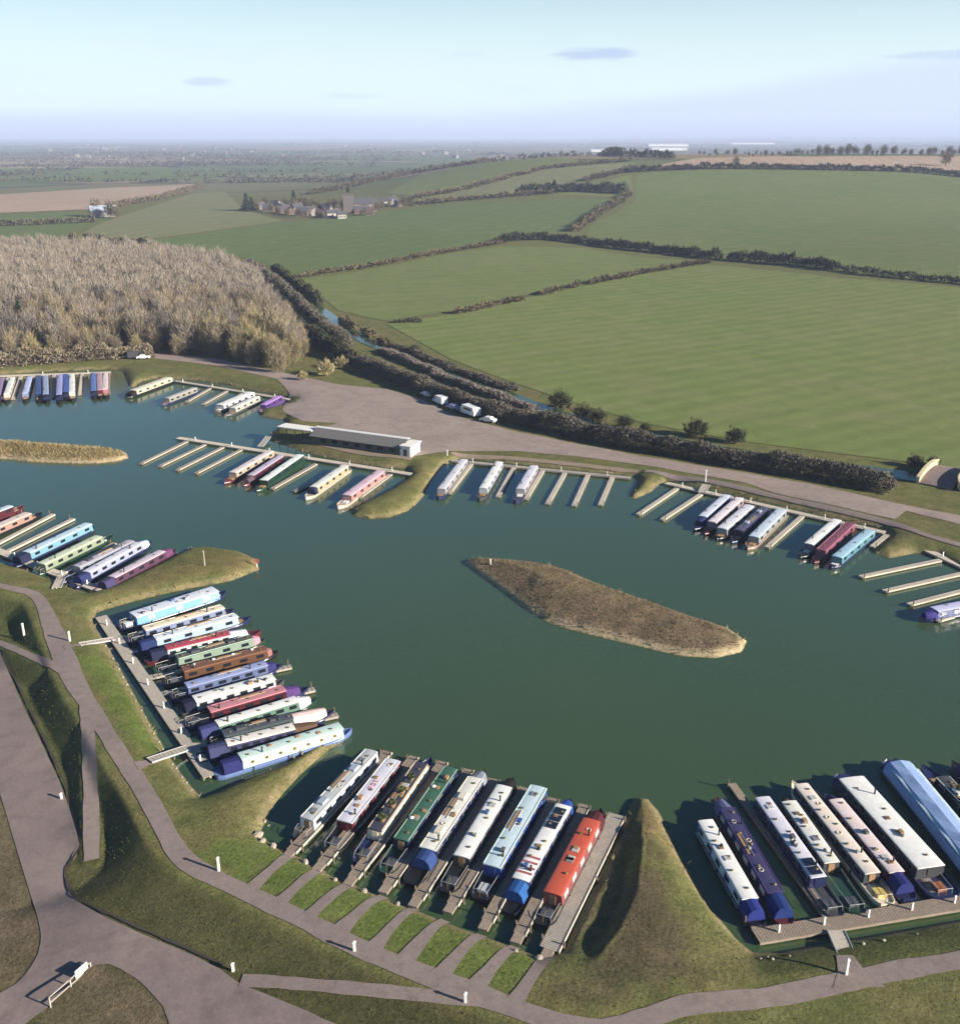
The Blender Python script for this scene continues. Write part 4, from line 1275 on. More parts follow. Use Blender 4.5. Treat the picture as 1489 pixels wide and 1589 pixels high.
    if planks and detail > 0:
        b = MB(); xs0 = x0 + (x1 - x0) * .42
        b.box(xs0, xs0 + 3.2, wt * .45, wt * .45 + .26, rz + .02, rz + .07); b.build('gangplank', M_WOODP, ro)
        b = MB(); b.tube((xs0 - .4, wt * .15, rz + .05), (xs0 + 3.4, wt * .22, rz + .05), .028); b.build('boat_pole', M_ROPE, ro)
    for k in range(solar):
        xs0 = x0 + (x1 - x0) * solar_at + k * 1.25
        b = MB(); b.box(xs0, xs0 + 1.1, -wt * .72, wt * .72, rz + .03, rz + .085); b.build('solar_panel', M_SOLAR, ro)
    for k in range(plants):
        xs0 = x0 + (x1 - x0) * (.1 + .8 * k / max(1, plants))
        b = MB(); b.box(xs0, xs0 + .7, -wt * .5, -wt * .5 + .3, rz - .03, rz + .22); po = b.build('planter', M_WOODP, ro)
        C, D = crown_pts(110, .5, .36, 0.0, RNG); V, F = cards(C, D, np.full(110, .3), np.full(110, .14))
        add_obj('plant', mesh_np('plant', V, F, M_PLANT), po, (xs0 + .35, -wt * .5 + .15, rz + .2))
    if detail > 1 and not tarp:
        for k in range(fr.randint(3, 5)):
            xq = x0 + (x1 - x0) * fr.uniform(.08, .9); yq = wt * fr.uniform(-.5, .35)
            kind = fr.choice(['hatch', 'coil', 'crate', 'logs', 'bag'])
            b = MB()
            if kind == 'hatch':
                b.box(xq, xq + .75, -.36, .36, rz - .04, rz + .07, (.03, .03)); b.build('roof_hatch', gloss(fr.choice([side, (.4, .4, .4), (.2, .2, .22)])), ro)
            elif kind == 'coil':
                for q in range(10):
                    a0, a1 = .628 * q, .628 * (q + 1)
                    b.tube((xq + .24 * math.cos(a0), yq + .24 * math.sin(a0), rz + .02), (xq + .24 * math.cos(a1), yq + .24 * math.sin(a1), rz + .02), .05, n=5)
                b.build('rope_coil', M_ROPE, ro)
            elif kind == 'crate':
                b.box(xq, xq + .6, yq - .2, yq + .2, rz - .05, rz + .28); b.build('crate', fr.choice([M_WOODP, gloss((.06, .12, .25)), gloss((.1, .1, .1))]), ro)
            elif kind == 'logs':
                for q in range(4): b.tube((xq, yq - .2 + .13 * q, rz + .03), (xq + .5, yq - .2 + .13 * q, rz + .05), .065, n=6)
                b.build('log_stack', M_WOODP, ro)
            else:
                b.cyl((xq, yq), .22, .14, rz - .06, rz + .3, 7); b.build('coal_bag', canvas(fr.choice([(.05, .05, .05), (.4, .4, .38)])), ro)
    if box:
        for f in (.18, .66):
            xs0 = x0 + (x1 - x0) * f
            b = MB(); b.box(xs0, xs0 + 1.3, -.42, .42, rz - .04, rz + .26, (.06, .06)); b.build('roof_box', gloss(box), ro)
    if letters:
        # three red block characters painted on the roof
        k = x0 + (x1 - x0) * .5
        for j, bars in enumerate((((0, .1, -.3, .3), (.1, .35, .2, .3), (.1, .35, -.05, .05)), ((0, .1, -.3, .3), (.1, .35, -.3, -.2), (.1, .35, .2, .3), (.3, .4, -.3, .3)), ((0, .4, .2, .3), (.15, .25, -.3, .2)))):
            b = MB()
            for (xa, xb, ya, yb) in bars: b.box(k + j * .62 + xa, k + j * .62 + xb, ya, yb, rz - .03, rz + .012)
            b.build('painted_letter', paint((.42, .05, .10), .5, .2, 'red letter'), ro)
    if redlines:
        for j in range(4):
            b = MB(); xa = x0 + (x1 - x0) * .07 + j * .8
            b.box(xa, xa + .3, -wt * .95, wt * .95, rz - .10, rz + .01); b.build('roof_stripe', paint((.33, .09, .10), .5, .2, 'roof stripe'), ro)
    if sidebar:
        for s in (-1, 1):
            b = MB(); b.box(x0 + .3, x1 - .3, s * (bm / 2 - .005) - .02, s * (bm / 2 - .005) + .02, .47, .56); b.build('coach_line', gloss(sidebar), o)
    if detail > 1:
        for k in range(3):
            for s in (-1, 1): add_obj('fender', FEND, o, (L * (.25 + .25 * k), s * (bm / 2 + .06), .5))
    return o
D1 = dict(detail=1)
D0 = dict(detail=1, planks=False, vents=3)
# --- near row, bottom middle
NB = 'narrowboats on the near jetties'
boat((462, 1292), (588, 1158), 'silver grey roofed narrowboat, leftmost on the near jetties', SILVER, WHITE, DGREY, ca=.10, cb=.90, win=7, group=NB, strip=OFFW, box=GREYB)
boat((510, 1312), (620, 1172), 'narrowboat with lilac white roof bearing red letters', LILAC, MAROON, BLACK, bm=2.35, ca=.20, cb=.90, win=5, group=NB, letters=True, planks=False, strip=OFFW)
boat((556, 1330), (668, 1170), 'dark navy narrowboat with cluttered roof and cream edge', (.045, .045, .065), CREAM, NAVY, ca=.20, cb=.86, win=0, port=6, group=NB, box=DGREY, plants=4, strip=(.62, .48, .34))
boat((597, 1345), (707, 1186), 'dark green roofed narrowboat with two white roof domes', GREEN, NAVY, DGREEN, ca=.20, cb=.92, win=4, group=NB, wvents=2, strip=(.28, .42, .33), planks=False)
boat((637, 1362), (752, 1192), 'narrowboat with cream white roof and blue ends', OFFW, NAVY, BLACK, bm=2.35, ca=.20, cb=.86, win=6, ka=BLUE, kb=GREYB, group=NB, strip=CREAM, box=(.62, .57, .46), kal=1.7)
boat((692, 1374), (796, 1203), 'narrowboat with plain white roof and black ends', WHITE, DGREY, BLACK, bm=2.25, ca=.20, cb=.85, win=5, kb=BLACK, group=NB, planks=False)
boat((742, 1385), (838, 1222), 'narrowboat with pale blue roof and grey open stern', PALEB, BLUE, BLACK, bm=2.4, ca=.19, cb=.97, win=6, group=NB, strip=MINT, bow_deck=SILVER)
boat((787, 1406), (885, 1236), 'white roofed narrowboat with solar panels and blue hoods', WHITE, NAVY, BLACK, bm=2.25, ca=.18, cb=.87, win=6, ka=(.03, .13, .42), kb=(.03, .08, .40), group=NB, solar=3, solar_at=.66, redlines=True, planks=False, kal=1.8)
boat((840, 1425), (932, 1250), 'narrowboat with brick red roof beside the wide grey jetty', RED, (.20, .05, .05), BLACK, bm=2.35, ca=.16, cb=.82, win=5, winc=(.62, .60, .56), group=NB, kb=MAROON, planks=False, vents=2)
# --- bottom right walkway
NR = 'narrowboats on the bottom right walkway'
boat((1177, 1426), (1086, 1266), 'narrowboat with bright white roof and blue hood beside the grass mound', WHITE, BLUE, BLACK, ca=.14, cb=.91, win=5, group=NR, ka=(.03, .05, .30), sidebar=WHITE, planks=False, kal=1.6, panel=PALEB)
boat((1221, 1424), (1112, 1233), 'long dark navy narrowboat with grey blue bow cover', (.045, .04, .11), NAVY, MAROON, ca=.15, cb=.84, win=6, winc=(.5, .45, .4), group=NR, ka=(.02, .05, .24), kb=(.20, .22, .42), strip=PURPLE)
boat((1300, 1412), (1174, 1232), 'narrowboat with lilac white roof and solar panels at the stern', LILAC, NAVY, DGREY, ca=.22, cb=.93, win=6, group=NR, solar=2, solar_at=.02, planks=False)
boat((1334, 1408), (1212, 1234), 'white roofed narrowboat with dark green open stern', OFFW, DGREY, DGREEN, ca=.33, cb=.90, win=5, group=NR, vents=6, planks=False, kb=(.30, .10, .10))
boat((1378, 1393), (1230, 1208), 'cream narrowboat with yellow stern and cream pointed bow', (.70, .62, .55), DGREY, CREAM, ca=.15, cb=.91, win=6, group=NR, planks=False, bow_deck=YELL)
boat((1412, 1386), (1280, 1228), 'pinkish white roofed narrowboat with navy covers at both ends', PINKW, MAROON, NAVY, ca=.15, cb=.87, win=5, group=NR, ka=(.03, .04, .22), kb=(.03, .03, .15), kal=1.7, planks=False)
boat((1472, 1384), (1305, 1196), 'big broad barge with white roof and orange clutter at the stern', WHITE, DGREY, NAVY, bm=3.5, ca=.15, cb=.90, win=6, name='barge', group=None, planks=False, vents=4, bow_deck=(.30, .11, .05))
boat((1560, 1395), (1382, 1174), 'big broad barge under a pale blue tarpaulin', PALEB, BLUE, NAVY, bm=3.6, ca=.14, cb=.86, win=0, name='barge', group=None, tarp=(.27, .38, .62))
boat((1590, 1345), (1432, 1182), 'dark boat with pale clutter at the right edge', DGREY, BLACK, NAVY, ca=.2, cb=.8, win=4, group=NR, plants=4, box=OFFW, strip=OFFW)
boat((1640, 1330), (1478, 1176), 'dark purple boat cut off by the right edge', (.05, .04, .10), NAVY, BLACK, ca=.2, cb=.8, win=4, group=NR, kb=(.06, .04, .14))
# --- left bank
NL = 'narrowboats on the left bank walkway'
boat((184, 966), (350, 913), 'broad sky blue boat with white roof, top of the left bank row', (.62, .66, .74), SKYB, NAVY, bm=3.1, ca=.13, cb=.90, win=3, winc=(.55, .75, .85), group=NL, bow_deck=MINT, name='wide_boat', planks=False, sidebar=SKYB)
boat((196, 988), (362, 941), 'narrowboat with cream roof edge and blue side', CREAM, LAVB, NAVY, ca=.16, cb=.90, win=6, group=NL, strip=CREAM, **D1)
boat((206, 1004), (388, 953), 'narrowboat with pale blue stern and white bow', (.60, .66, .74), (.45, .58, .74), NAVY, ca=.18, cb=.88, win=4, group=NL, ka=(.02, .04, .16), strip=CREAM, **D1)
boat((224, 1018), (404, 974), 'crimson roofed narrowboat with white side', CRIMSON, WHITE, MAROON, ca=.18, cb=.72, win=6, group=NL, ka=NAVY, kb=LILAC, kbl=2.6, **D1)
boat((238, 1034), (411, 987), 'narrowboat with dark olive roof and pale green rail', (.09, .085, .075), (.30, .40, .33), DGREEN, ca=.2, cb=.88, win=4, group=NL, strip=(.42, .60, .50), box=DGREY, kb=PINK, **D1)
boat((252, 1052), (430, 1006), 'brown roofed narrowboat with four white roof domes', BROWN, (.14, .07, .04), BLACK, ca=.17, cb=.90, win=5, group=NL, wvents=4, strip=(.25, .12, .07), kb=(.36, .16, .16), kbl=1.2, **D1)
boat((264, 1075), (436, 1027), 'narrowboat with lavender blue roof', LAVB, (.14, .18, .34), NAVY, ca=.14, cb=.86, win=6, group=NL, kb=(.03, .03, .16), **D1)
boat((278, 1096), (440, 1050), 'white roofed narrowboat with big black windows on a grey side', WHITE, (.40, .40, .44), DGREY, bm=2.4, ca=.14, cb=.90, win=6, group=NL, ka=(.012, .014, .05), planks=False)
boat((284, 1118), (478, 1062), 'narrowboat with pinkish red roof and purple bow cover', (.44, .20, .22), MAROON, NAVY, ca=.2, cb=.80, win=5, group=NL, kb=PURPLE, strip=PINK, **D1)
boat((296, 1140), (490, 1080), 'narrowboat with white roof and green side', WHITE, (.16, .28, .22), DGREEN, ca=.2, cb=.84, win=6, group=NL, ka=(.05, .06, .20), kb=(.55, .52, .58), planks=False, **D1)
boat((322, 1150), (517, 1098), 'low dark narrowboat with pinkish white fore cabin', (.06, .07, .09), (.08, .12, .11), NAVY, ca=.12, cb=.66, win=4, group=NL, kb=(.66, .48, .46), kbl=4.4, box=DGREY, bow_deck=RED, **D1)
boat((302, 1170), (502, 1120), 'white roofed narrowboat with black windows and brown foredeck', (.70, .66, .62), (.07, .07, .16), NAVY, ca=.24, cb=.76, win=6, group=NL, ka=(.06, .07, .18), kb=(.15, .09, .06), kbl=3, planks=False, **D1)
boat((332, 1192), (545, 1126), 'long mint and blue narrowboat, last of the left bank row', MINT, (.34, .46, .58), (.10, .15, .32), bm=2.3, ca=.18, cb=.92, win=0, port=7, group=NL, panel=(.50, .60, .44), ka=(.025, .03, .16), bow_deck=PURPLE, planks=False)
# --- upper left
NU = 'narrowboats at the left edge walkway'
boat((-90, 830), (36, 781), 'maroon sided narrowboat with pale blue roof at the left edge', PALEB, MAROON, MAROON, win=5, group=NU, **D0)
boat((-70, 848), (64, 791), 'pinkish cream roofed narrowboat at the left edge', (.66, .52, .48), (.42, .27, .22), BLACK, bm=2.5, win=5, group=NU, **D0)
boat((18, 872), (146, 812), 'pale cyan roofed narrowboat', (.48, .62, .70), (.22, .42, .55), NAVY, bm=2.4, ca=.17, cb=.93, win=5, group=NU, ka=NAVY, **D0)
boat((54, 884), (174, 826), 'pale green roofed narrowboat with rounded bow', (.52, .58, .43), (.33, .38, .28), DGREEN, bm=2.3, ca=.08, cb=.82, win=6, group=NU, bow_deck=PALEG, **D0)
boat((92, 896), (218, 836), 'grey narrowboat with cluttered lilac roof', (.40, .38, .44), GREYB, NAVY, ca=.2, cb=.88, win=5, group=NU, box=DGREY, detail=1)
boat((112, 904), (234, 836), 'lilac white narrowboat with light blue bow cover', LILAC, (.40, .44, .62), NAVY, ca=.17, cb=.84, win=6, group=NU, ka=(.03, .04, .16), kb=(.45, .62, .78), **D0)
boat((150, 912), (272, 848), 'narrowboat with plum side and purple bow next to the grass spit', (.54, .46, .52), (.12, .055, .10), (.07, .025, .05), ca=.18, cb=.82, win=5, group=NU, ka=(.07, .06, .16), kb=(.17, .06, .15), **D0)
# --- far left end
NT = 'narrowboats below the bare wood'
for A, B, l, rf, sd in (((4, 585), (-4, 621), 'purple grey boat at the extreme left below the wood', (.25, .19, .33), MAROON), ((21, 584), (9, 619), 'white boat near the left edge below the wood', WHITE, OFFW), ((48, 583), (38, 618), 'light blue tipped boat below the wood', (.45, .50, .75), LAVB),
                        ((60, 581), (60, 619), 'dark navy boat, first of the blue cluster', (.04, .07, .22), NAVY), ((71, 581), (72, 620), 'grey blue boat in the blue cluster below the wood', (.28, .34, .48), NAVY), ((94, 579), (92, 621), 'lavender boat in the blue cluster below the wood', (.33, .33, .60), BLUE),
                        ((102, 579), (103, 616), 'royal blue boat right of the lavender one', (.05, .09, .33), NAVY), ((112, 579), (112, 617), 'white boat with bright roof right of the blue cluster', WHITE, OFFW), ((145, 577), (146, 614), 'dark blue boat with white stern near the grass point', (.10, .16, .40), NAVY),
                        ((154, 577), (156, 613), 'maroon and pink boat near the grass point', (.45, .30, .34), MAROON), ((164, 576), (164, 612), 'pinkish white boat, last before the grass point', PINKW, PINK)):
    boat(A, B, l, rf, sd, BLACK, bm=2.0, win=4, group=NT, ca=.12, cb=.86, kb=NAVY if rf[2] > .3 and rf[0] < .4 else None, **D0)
# --- far end by the yard
NY = 'boats on the far end walkway'
boat((268, 586), (194, 613), 'big cream cruiser nearest the grass point', (.68, .64, .50), (.55, .52, .42), BLACK, bm=2.9, ca=.08, cb=.84, win=5, group=NY, kb=BLACK, **D0)
boat((308, 602), (250, 624), 'grey boat with dark bow right of the cream cruiser', (.42, .42, .42), (.34, .33, .28), NAVY, bm=2.3, ca=.10, cb=.86, win=5, group=NY, **D0)
boat((394, 609), (332, 635), 'big white cruiser in the far end row', WHITE, WHITE, DGREY, bm=3.0, ca=.08, cb=.86, win=5, group=NY, bow_deck=WHITE, **D0)
boat((404, 615), (352, 640), 'off white boat right of the big white cruiser', OFFW, (.50, .50, .44), DGREY, bm=2.4, ca=.10, cb=.84, win=4, group=NY, **D0)
boat((438, 615), (402, 634), 'bright purple boat beside the yard', (.45, .25, .62), PURPLE, PURPLE, bm=2.3, ca=.12, cb=.84, win=3, group=NY, **D0)
# --- below the long building
NC = 'narrowboats below the long building'
boat((424, 700), (348, 744), 'pinkish white narrowboat, first below the building', PINKW, (.50, .42, .34), MAROON, bm=2.3, ca=.06, cb=.84, win=5, group=NC, **D0)
boat((442, 706), (378, 748), 'maroon narrowboat with thin lilac roof', (.48, .42, .54), MAROON, MAROON, ca=.10, cb=.84, win=5, group=NC, kb=(.14, .09, .12), **D0)
boat((470, 706), (398, 756), 'white roofed narrowboat with green side below the building', (.70, .76, .72), DGREEN, DGREEN, bm=2.3, ca=.06, cb=.86, win=5, group=NC, **D0)
boat((540, 722), (474, 768), 'cream white narrowboat alone in its berth', OFFW, (.55, .46, .30), (.45, .41, .34), bm=2.3, ca=.08, cb=.82, win=5, group=NC, kb=(.03, .03, .10), kbl=1.0, **D0)
boat((596, 730), (524, 782), 'pink and white narrowboat by the grass spit', (.62, .44, .52), (.50, .28, .26), (.55, .42, .36), bm=2.5, ca=.08, cb=.82, win=5, group=NC, bow_deck=WHITE, **D0)
# --- middle far shore
NM = 'narrowboats on the middle far shore'
boat((722, 713), (680, 768), 'lilac white narrowboat, left of three on the middle far shore', (.58, .57, .63), (.40, .40, .42), NAVY, ca=.06, cb=.90, win=5, group=NM, **D0)
boat((776, 717), (744, 770), 'bright white narrowboat, middle of three on the far shore', WHITE, (.55, .58, .64), DGREY, ca=.06, cb=.84, win=5, group=NM, **D0)
boat((830, 723), (800, 774), 'lilac white narrowboat with dark bow, right of three on the far shore', LILAC, (.44, .42, .46), NAVY, bm=2.3, ca=.06, cb=.78, win=4, group=NM, bow_deck=WHITE, **D0)
# --- right far shore
NF = 'narrowboats on the far right moorings'
boat((1131, 768), (1078, 815), 'bluish white narrowboat, first on the far right moorings', (.56, .60, .72), BLUE, NAVY, ca=.08, cb=.80, win=5, group=NF, kb=(.03, .04, .16), **D0)
boat((1150, 773), (1094, 822), 'pinkish white narrowboat, second on the far right moorings', (.68, .60, .64), (.40, .30, .34), MAROON, ca=.06, cb=.84, win=5, group=NF, **D0)
boat((1168, 782), (1112, 830), 'white narrowboat with dark stern tent between two dark boats', (.62, .62, .68), (.42, .42, .46), BLACK, bm=2.4, ca=.12, cb=.88, win=4, group=NF, **D0)
boat((1190, 786), (1136, 835), 'dark blue narrowboat low in the middle of the far right row', (.07, .07, .13), NAVY, NAVY, ca=.1, cb=.84, win=4, group=NF, box=GREYB, detail=1)
boat((1216, 790), (1160, 845), 'pale blue roofed narrowboat with brown bow', (.50, .58, .68), (.36, .38, .38), (.30, .22, .18), bm=2.4, ca=.08, cb=.86, win=5, group=NF, **D0)
boat((1302, 806), (1242, 858), 'bright white roofed narrowboat left of the maroon one', WHITE, (.20, .20, .26), BLACK, ca=.08, cb=.82, win=5, group=NF, bow_deck=WHITE, **D0)
boat((1322, 812), (1264, 866), 'maroon narrowboat with pink rail', (.18, .055, .085), (.30, .11, .17), MAROON, ca=.06, cb=.86, win=4, group=NF, strip=PINK, **D0)
boat((1356, 820), (1290, 874), 'teal and pale blue narrowboat, last of the far right row', (.33, .50, .62), TEAL, NAVY, bm=2.3, ca=.12, cb=.90, win=5, group=NF, bow_deck=WHITE, **D0)
boat((1575, 925), (1426, 954), 'blue and white narrowboat cut by the right edge', (.50, .50, .72), BLUE, NAVY, bm=2.3, ca=.10, cb=.86, win=6, group=NF, kb=(.06, .05, .30), **D0)
# ================================================================== BUILDINGS
def pt(v): return paint(v, .75, .25, 'wall paint', spec=.2)
M_CLAD = paint((.105, .098, .090), .8, .3, 'dark cladding', spec=.2)
M_ROOFG = paint((.150, .145, .140), .6, .3, 'grey sheet roof', spec=.3)
M_WALLW = pt((.70, .69, .66))
def marina_building():
    a, b2 = GT(484, 689), GT(622, 707)
    L, ang = seg_frame(a, b2)
    z = float(H(a[0], a[1])[0])
    o = empty('marina_building', (a[0], a[1], z - .1), ang)
    tag(o, 'long low grey marina building with white ridge and white right end', 'building')
    D, E, R = 6.5, 2.1, 3.5
    b = MB(); b.box(0, L, 0, D, 0, E); b.build('wall', M_CLAD, o)
    b = MB()
    for s0, s1, y0, y1 in ((E, R, -.5, D / 2 - .28), (R, E, D / 2 + .28, D + .5)):
        z0 = s0 + (0 if s0 == E else -.1); z1 = s1 + (0 if s1 == E else -.1)
        b.rings([[(x, y0, z0 + .02), (x, y1, z1 + .02), (x, y1, z1 + .14), (x, y0, z0 + .14)] for x in (-.4, L + .4)], close=True)
    b.build('roof', M_ROOFG, o)
    b = MB(); b.box(-.5, L + .5, D / 2 - .45, D / 2 + .45, R - .02, R + .22, (0, .2)); b.build('ridge_cap', M_POSTW, o)
    for x in np.arange(2.5, L - 2, 3.1):
        b = MB(); b.box(x, x + 1.5, -.05, .05, .9, 1.8); b.build('window', M_GLASS, o)
    b = MB(); b.box(L + .003, L + 2.6, -.3, D * .7, 0, 2.7); b.box(L - .1, L + 2.9, -.6, D * .7 + .3, 2.703, 2.9); pw = b.build('porch', M_WALLW, o)
    b = MB(); b.box(L + .8, L + 1.8, -.36, -.303, 0, 2.0); b.build('door', M_CLAD, pw)
    b = MB(); b.box(-10.5, -.52, 1.0, 4.6, 2.75, 2.98); ca = b.build('canopy', M_WALLW, o)
    for x in (-10.2, -5.5, -.9):
        for y in (1.2, 4.4):
            b = MB(); b.box(x - .08, x + .08, y - .08, y + .08, -.6, 2.75); b.build('post', M_CLAD, ca)
marina_building()
def gable_house(name, p, w_, d_, h_, rh, ang, wall, roof, label, cat='house', group=None, wins=True, chim=True, z=None):
    zz = float(H(p[0], p[1])[0]) if z is None else z
    o = empty(name, (p[0], p[1], zz - .2), ang)
    tag(o, label, cat, group)
    b = MB(); b.box(-w_ / 2, w_ / 2, -d_ / 2, d_ / 2, -.5, h_)
    for s in (-1, 1):
        x = s * w_ / 2
        b.quad((x, -d_ / 2, h_), (x, d_ / 2, h_), (x, 0, h_ + rh))
    b.build('wall', pt(wall), o)
    b = MB(); e = .4; k = rh / (d_ / 2)
    for s in (-1, 1):
        b.rings([[(x, s * (d_ / 2 + e), h_ - e * k + .03), (x, 0, h_ + rh + .03), (x, 0, h_ + rh + .2), (x, s * (d_ / 2 + e), h_ - e * k + .2)] for x in (-w_ / 2 - .3, w_ / 2 + .3)], close=True)
    ro = b.build('roof', pt(roof), o)
    if chim:
        b = MB(); b.box(w_ * .3, w_ * .3 + .9, -.45, .45, h_ + rh - .6, h_ + rh + 1.3); b.build('chimney', pt((.20, .11, .08)), ro)
    if wins:
        for x in (-w_ * .3, 0, w_ * .3):
            for zq in ((1.0, 2.2), (3.4, 4.5)):
                if zq[1] < h_:
                    b = MB(); b.box(x - .55, x + .55, -d_ / 2 - .05, -d_ / 2 + .05, zq[0] + .3, zq[1] + .3); b.build('window', M_GLASS, o)
    return o
BRICK, STONE, CREAMW, SLATE, TILE = (.135, .100, .088), (.20, .17, .145), (.38, .35, .32), (.075, .075, .09), (.105, .070, .060)
combos = [(BRICK, SLATE, 'red brick village house with slate roof'), (STONE, SLATE, 'stone village house with slate roof'), (BRICK, TILE, 'red brick village house with brown tiled roof'), (CREAMW, SLATE, 'cream village house with slate roof')]
for i, (u, v, k) in enumerate(((404, 324, 1), (417, 328, 0), (428, 323, 3), (440, 331, 0), (451, 333, 2), (462, 328, 1), (470, 335, 0), (481, 331, 1), (490, 334, 3), (499, 337, 2), (508, 331, 1), (515, 338, 3), (524, 333, 0), (530, 339, 3), (556, 331, 0), (566, 329, 1), (577, 327, 3), (588, 323, 0), (618, 320, 1), (574, 334, 2), (436, 326, 1), (505, 327, 0))):
    c = combos[k]
    gable_house('house', GT(u, v), random.uniform(7, 11), random.uniform(6, 7.5), random.uniform(3.6, 4.6), random.uniform(2.4, 3.2), random.uniform(-.5, .5) + (1.57 if i % 4 == 0 else 0), c[0], c[1], c[2] + ' below the hill', 'house', 'village houses')
gable_house('house', GT(598, 319), 13, 8, 5, 3, .1, (.55, .54, .53), SLATE, 'large bright white house at the right end of the village', 'house')
gable_house('house', GT(610, 316), 8, 7, 5, 3, 1.4, (.55, .54, .53), SLATE, 'narrow white house with dark window, last of the village', 'house')
# church
p = GT(541, 329); z = float(H(p[0], p[1])[0])
o = tag(empty('church', (p[0], p[1], z - .3), .15), 'stone church with tall square tower in the village', 'church')
b = MB(); b.box(-5.0, 5.0, -5.0, 5.0, 0, 15)
for x in (-4.3, -1.45, 1.45, 4.3):
    for s in (-1, 1):
        b.box(x - .7, x + .7, s * 4.55 - .45, s * 4.55 + .45, 15.002, 16.2); 
tw = b.build('tower', pt((.125, .110, .108)), o)
for s in (-1, 1):
    b = MB(); b.box(-1.2, 1.2, s * 5.5 - .06, s * 5.5 + .06, 18, 22); b.build('belfry_opening', M_GLASS, tw)
b = MB(); b.box(5.05, 26, -5, 5, 0, 8); b.build('nave', pt((.27, .23, .20)), o)
b = MB()
for s in (-1, 1): b.rings([[(x, s * 5.6, 7.6), (x, 0, 13), (x, 0, 13.3), (x, s * 5.6, 7.9)] for x in (5.06, 26.4)], close=True)
b.build('roof', pt(SLATE), o)
for k in range(4):
    b = MB(); b.box(8 + k * 4.4, 9.6 + k * 4.4, -5.08, -4.95, 2.5, 6); b.build('window', M_GLASS, o)
gable_house('barn', GT(161, 336), 22, 14, 6, 4, .4, (.20, .19, .19), (.32, .37, .45), 'lone barn with pale blue roof among dark trees', 'barn', wins=False, chim=False)
for u, v, kd, s, l in ((383, 327, 'conifer', 1.15, 'tall dark fir at the left end of the village'), (391, 328, 'conifer', .95, 'shorter dark fir next to the tall one at the village end'), (456, 312, 'conifer', .8, 'pointed conifer alone on the slope above the village'),
                       (443, 324, 'park', .9, 'bare garden tree between village houses'), (475, 325, 'park', 1.0, 'bare garden tree between village houses'), (494, 329, 'park', .9, 'bare garden tree between village houses'), (548, 326, 'park', 1.2, 'bare garden tree between village houses'), (571, 322, 'park', .9, 'bare garden tree between village houses'),
                       (520, 327, 'park', 1.0, 'bare garden tree between village houses'), (585, 330, 'park', .8, 'bare garden tree between village houses'), (412, 322, 'park', .9, 'bare garden tree between village houses'), (464, 338, 'park', .7, 'bare garden tree between village houses'),
                       *[(u_, v_, 'park', s_, 'bare garden tree between village houses') for u_, v_, s_ in ((397, 326, .8), (421, 330, .7), (432, 334, .7), (446, 336, .6), (457, 327, 1.0), (468, 322, .9), (486, 326, .9), (502, 340, .5), (511, 325, .8), (533, 326, .9), (561, 335, .5), (580, 319, .8), (593, 326, .6), (604, 322, .6), (626, 321, .9), (636, 319, .7))], (150, 336, 'park', 1.3, 'dark bare tree left of the lone barn'), (172, 338, 'park', 1.2, 'dark bare tree right of the lone barn'), (181, 339, 'park', .9, 'smaller bare tree further right of the lone barn')):
    tree('garden_tree' if kd == 'park' else 'fir_tree', kd, GT(u, v), s * (1.9 if kd == 'conifer' else 1), l, sz=s,  group='garden trees' if 'garden' in l else None)
# big sheds far out on the plain
for u, v, wd_, d_, h_, l in ((1034, 226, 300, 120, 15, 'biggest white warehouse on the far plain'), (1036, 232, 190, 70, 10, 'white warehouse just in front of the biggest one'), (946, 234, 190, 60, 8, 'long low pale warehouse left of the biggest one'), (1165, 223, 420, 120, 10, 'long thin white warehouse right of the biggest one')):
    d = ray(u, v); x_, y_ = G(u, v, 6)
    if y_ > 11000: x_, y_ = x_ * 11000 / y_, 11000
    o = tag(empty('warehouse', (x_, y_, float(H(x_, y_)[0]) - 1), .05), l, 'warehouse')
    b = MB(); b.box(-wd_ / 2, wd_ / 2, -d_ / 2, d_ / 2, 0, h_); b.build('wall', M_WALLW, o)
    b = MB(); b.rings([[(x, -d_ / 2 - 1, h_ + .1), (x, 0, h_ + 5), (x, d_ / 2 + 1, h_ + .1)] for x in (-wd_ / 2 - 1, wd_ / 2 + 1)]); b.build('roof', pt((.66, .68, .70)), o)
# specks of the distant town
FH = []
for c in ((.20, .18, .17), (.12, .09, .08), (.16, .145, .14)):
    b = MB(); b.box(-7, 7, -5, 5, -1, 6); b.rings([[(x, -5.4, 5.8), (x, 0, 10), (x, 5.4, 5.8)] for x in (-7.3, 7.3)]); FH.append(b.mesh('far_house', pt(c)))
nm = ['pale', 'brick', 'grey']
for i in range(110):
    y_ = random.uniform(3300, 9000); x_ = random.choice((-.40, -.33, -.25, -.12, -.02, .08)) * y_ + random.gauss(0, .03) * y_
    k = random.choice((0, 0, 1, 2))
    o = add_obj('far_house', FH[k], loc=(x_, y_, float(H(x_, y_)[0])), rz=random.uniform(-.7, .7))
    s = random.uniform(.6, 1.3); o.scale = (s, s, s)
    tag(o, 'tiny %s house of the distant town on the hazy plain' % nm[k], 'house', 'houses of the distant town')
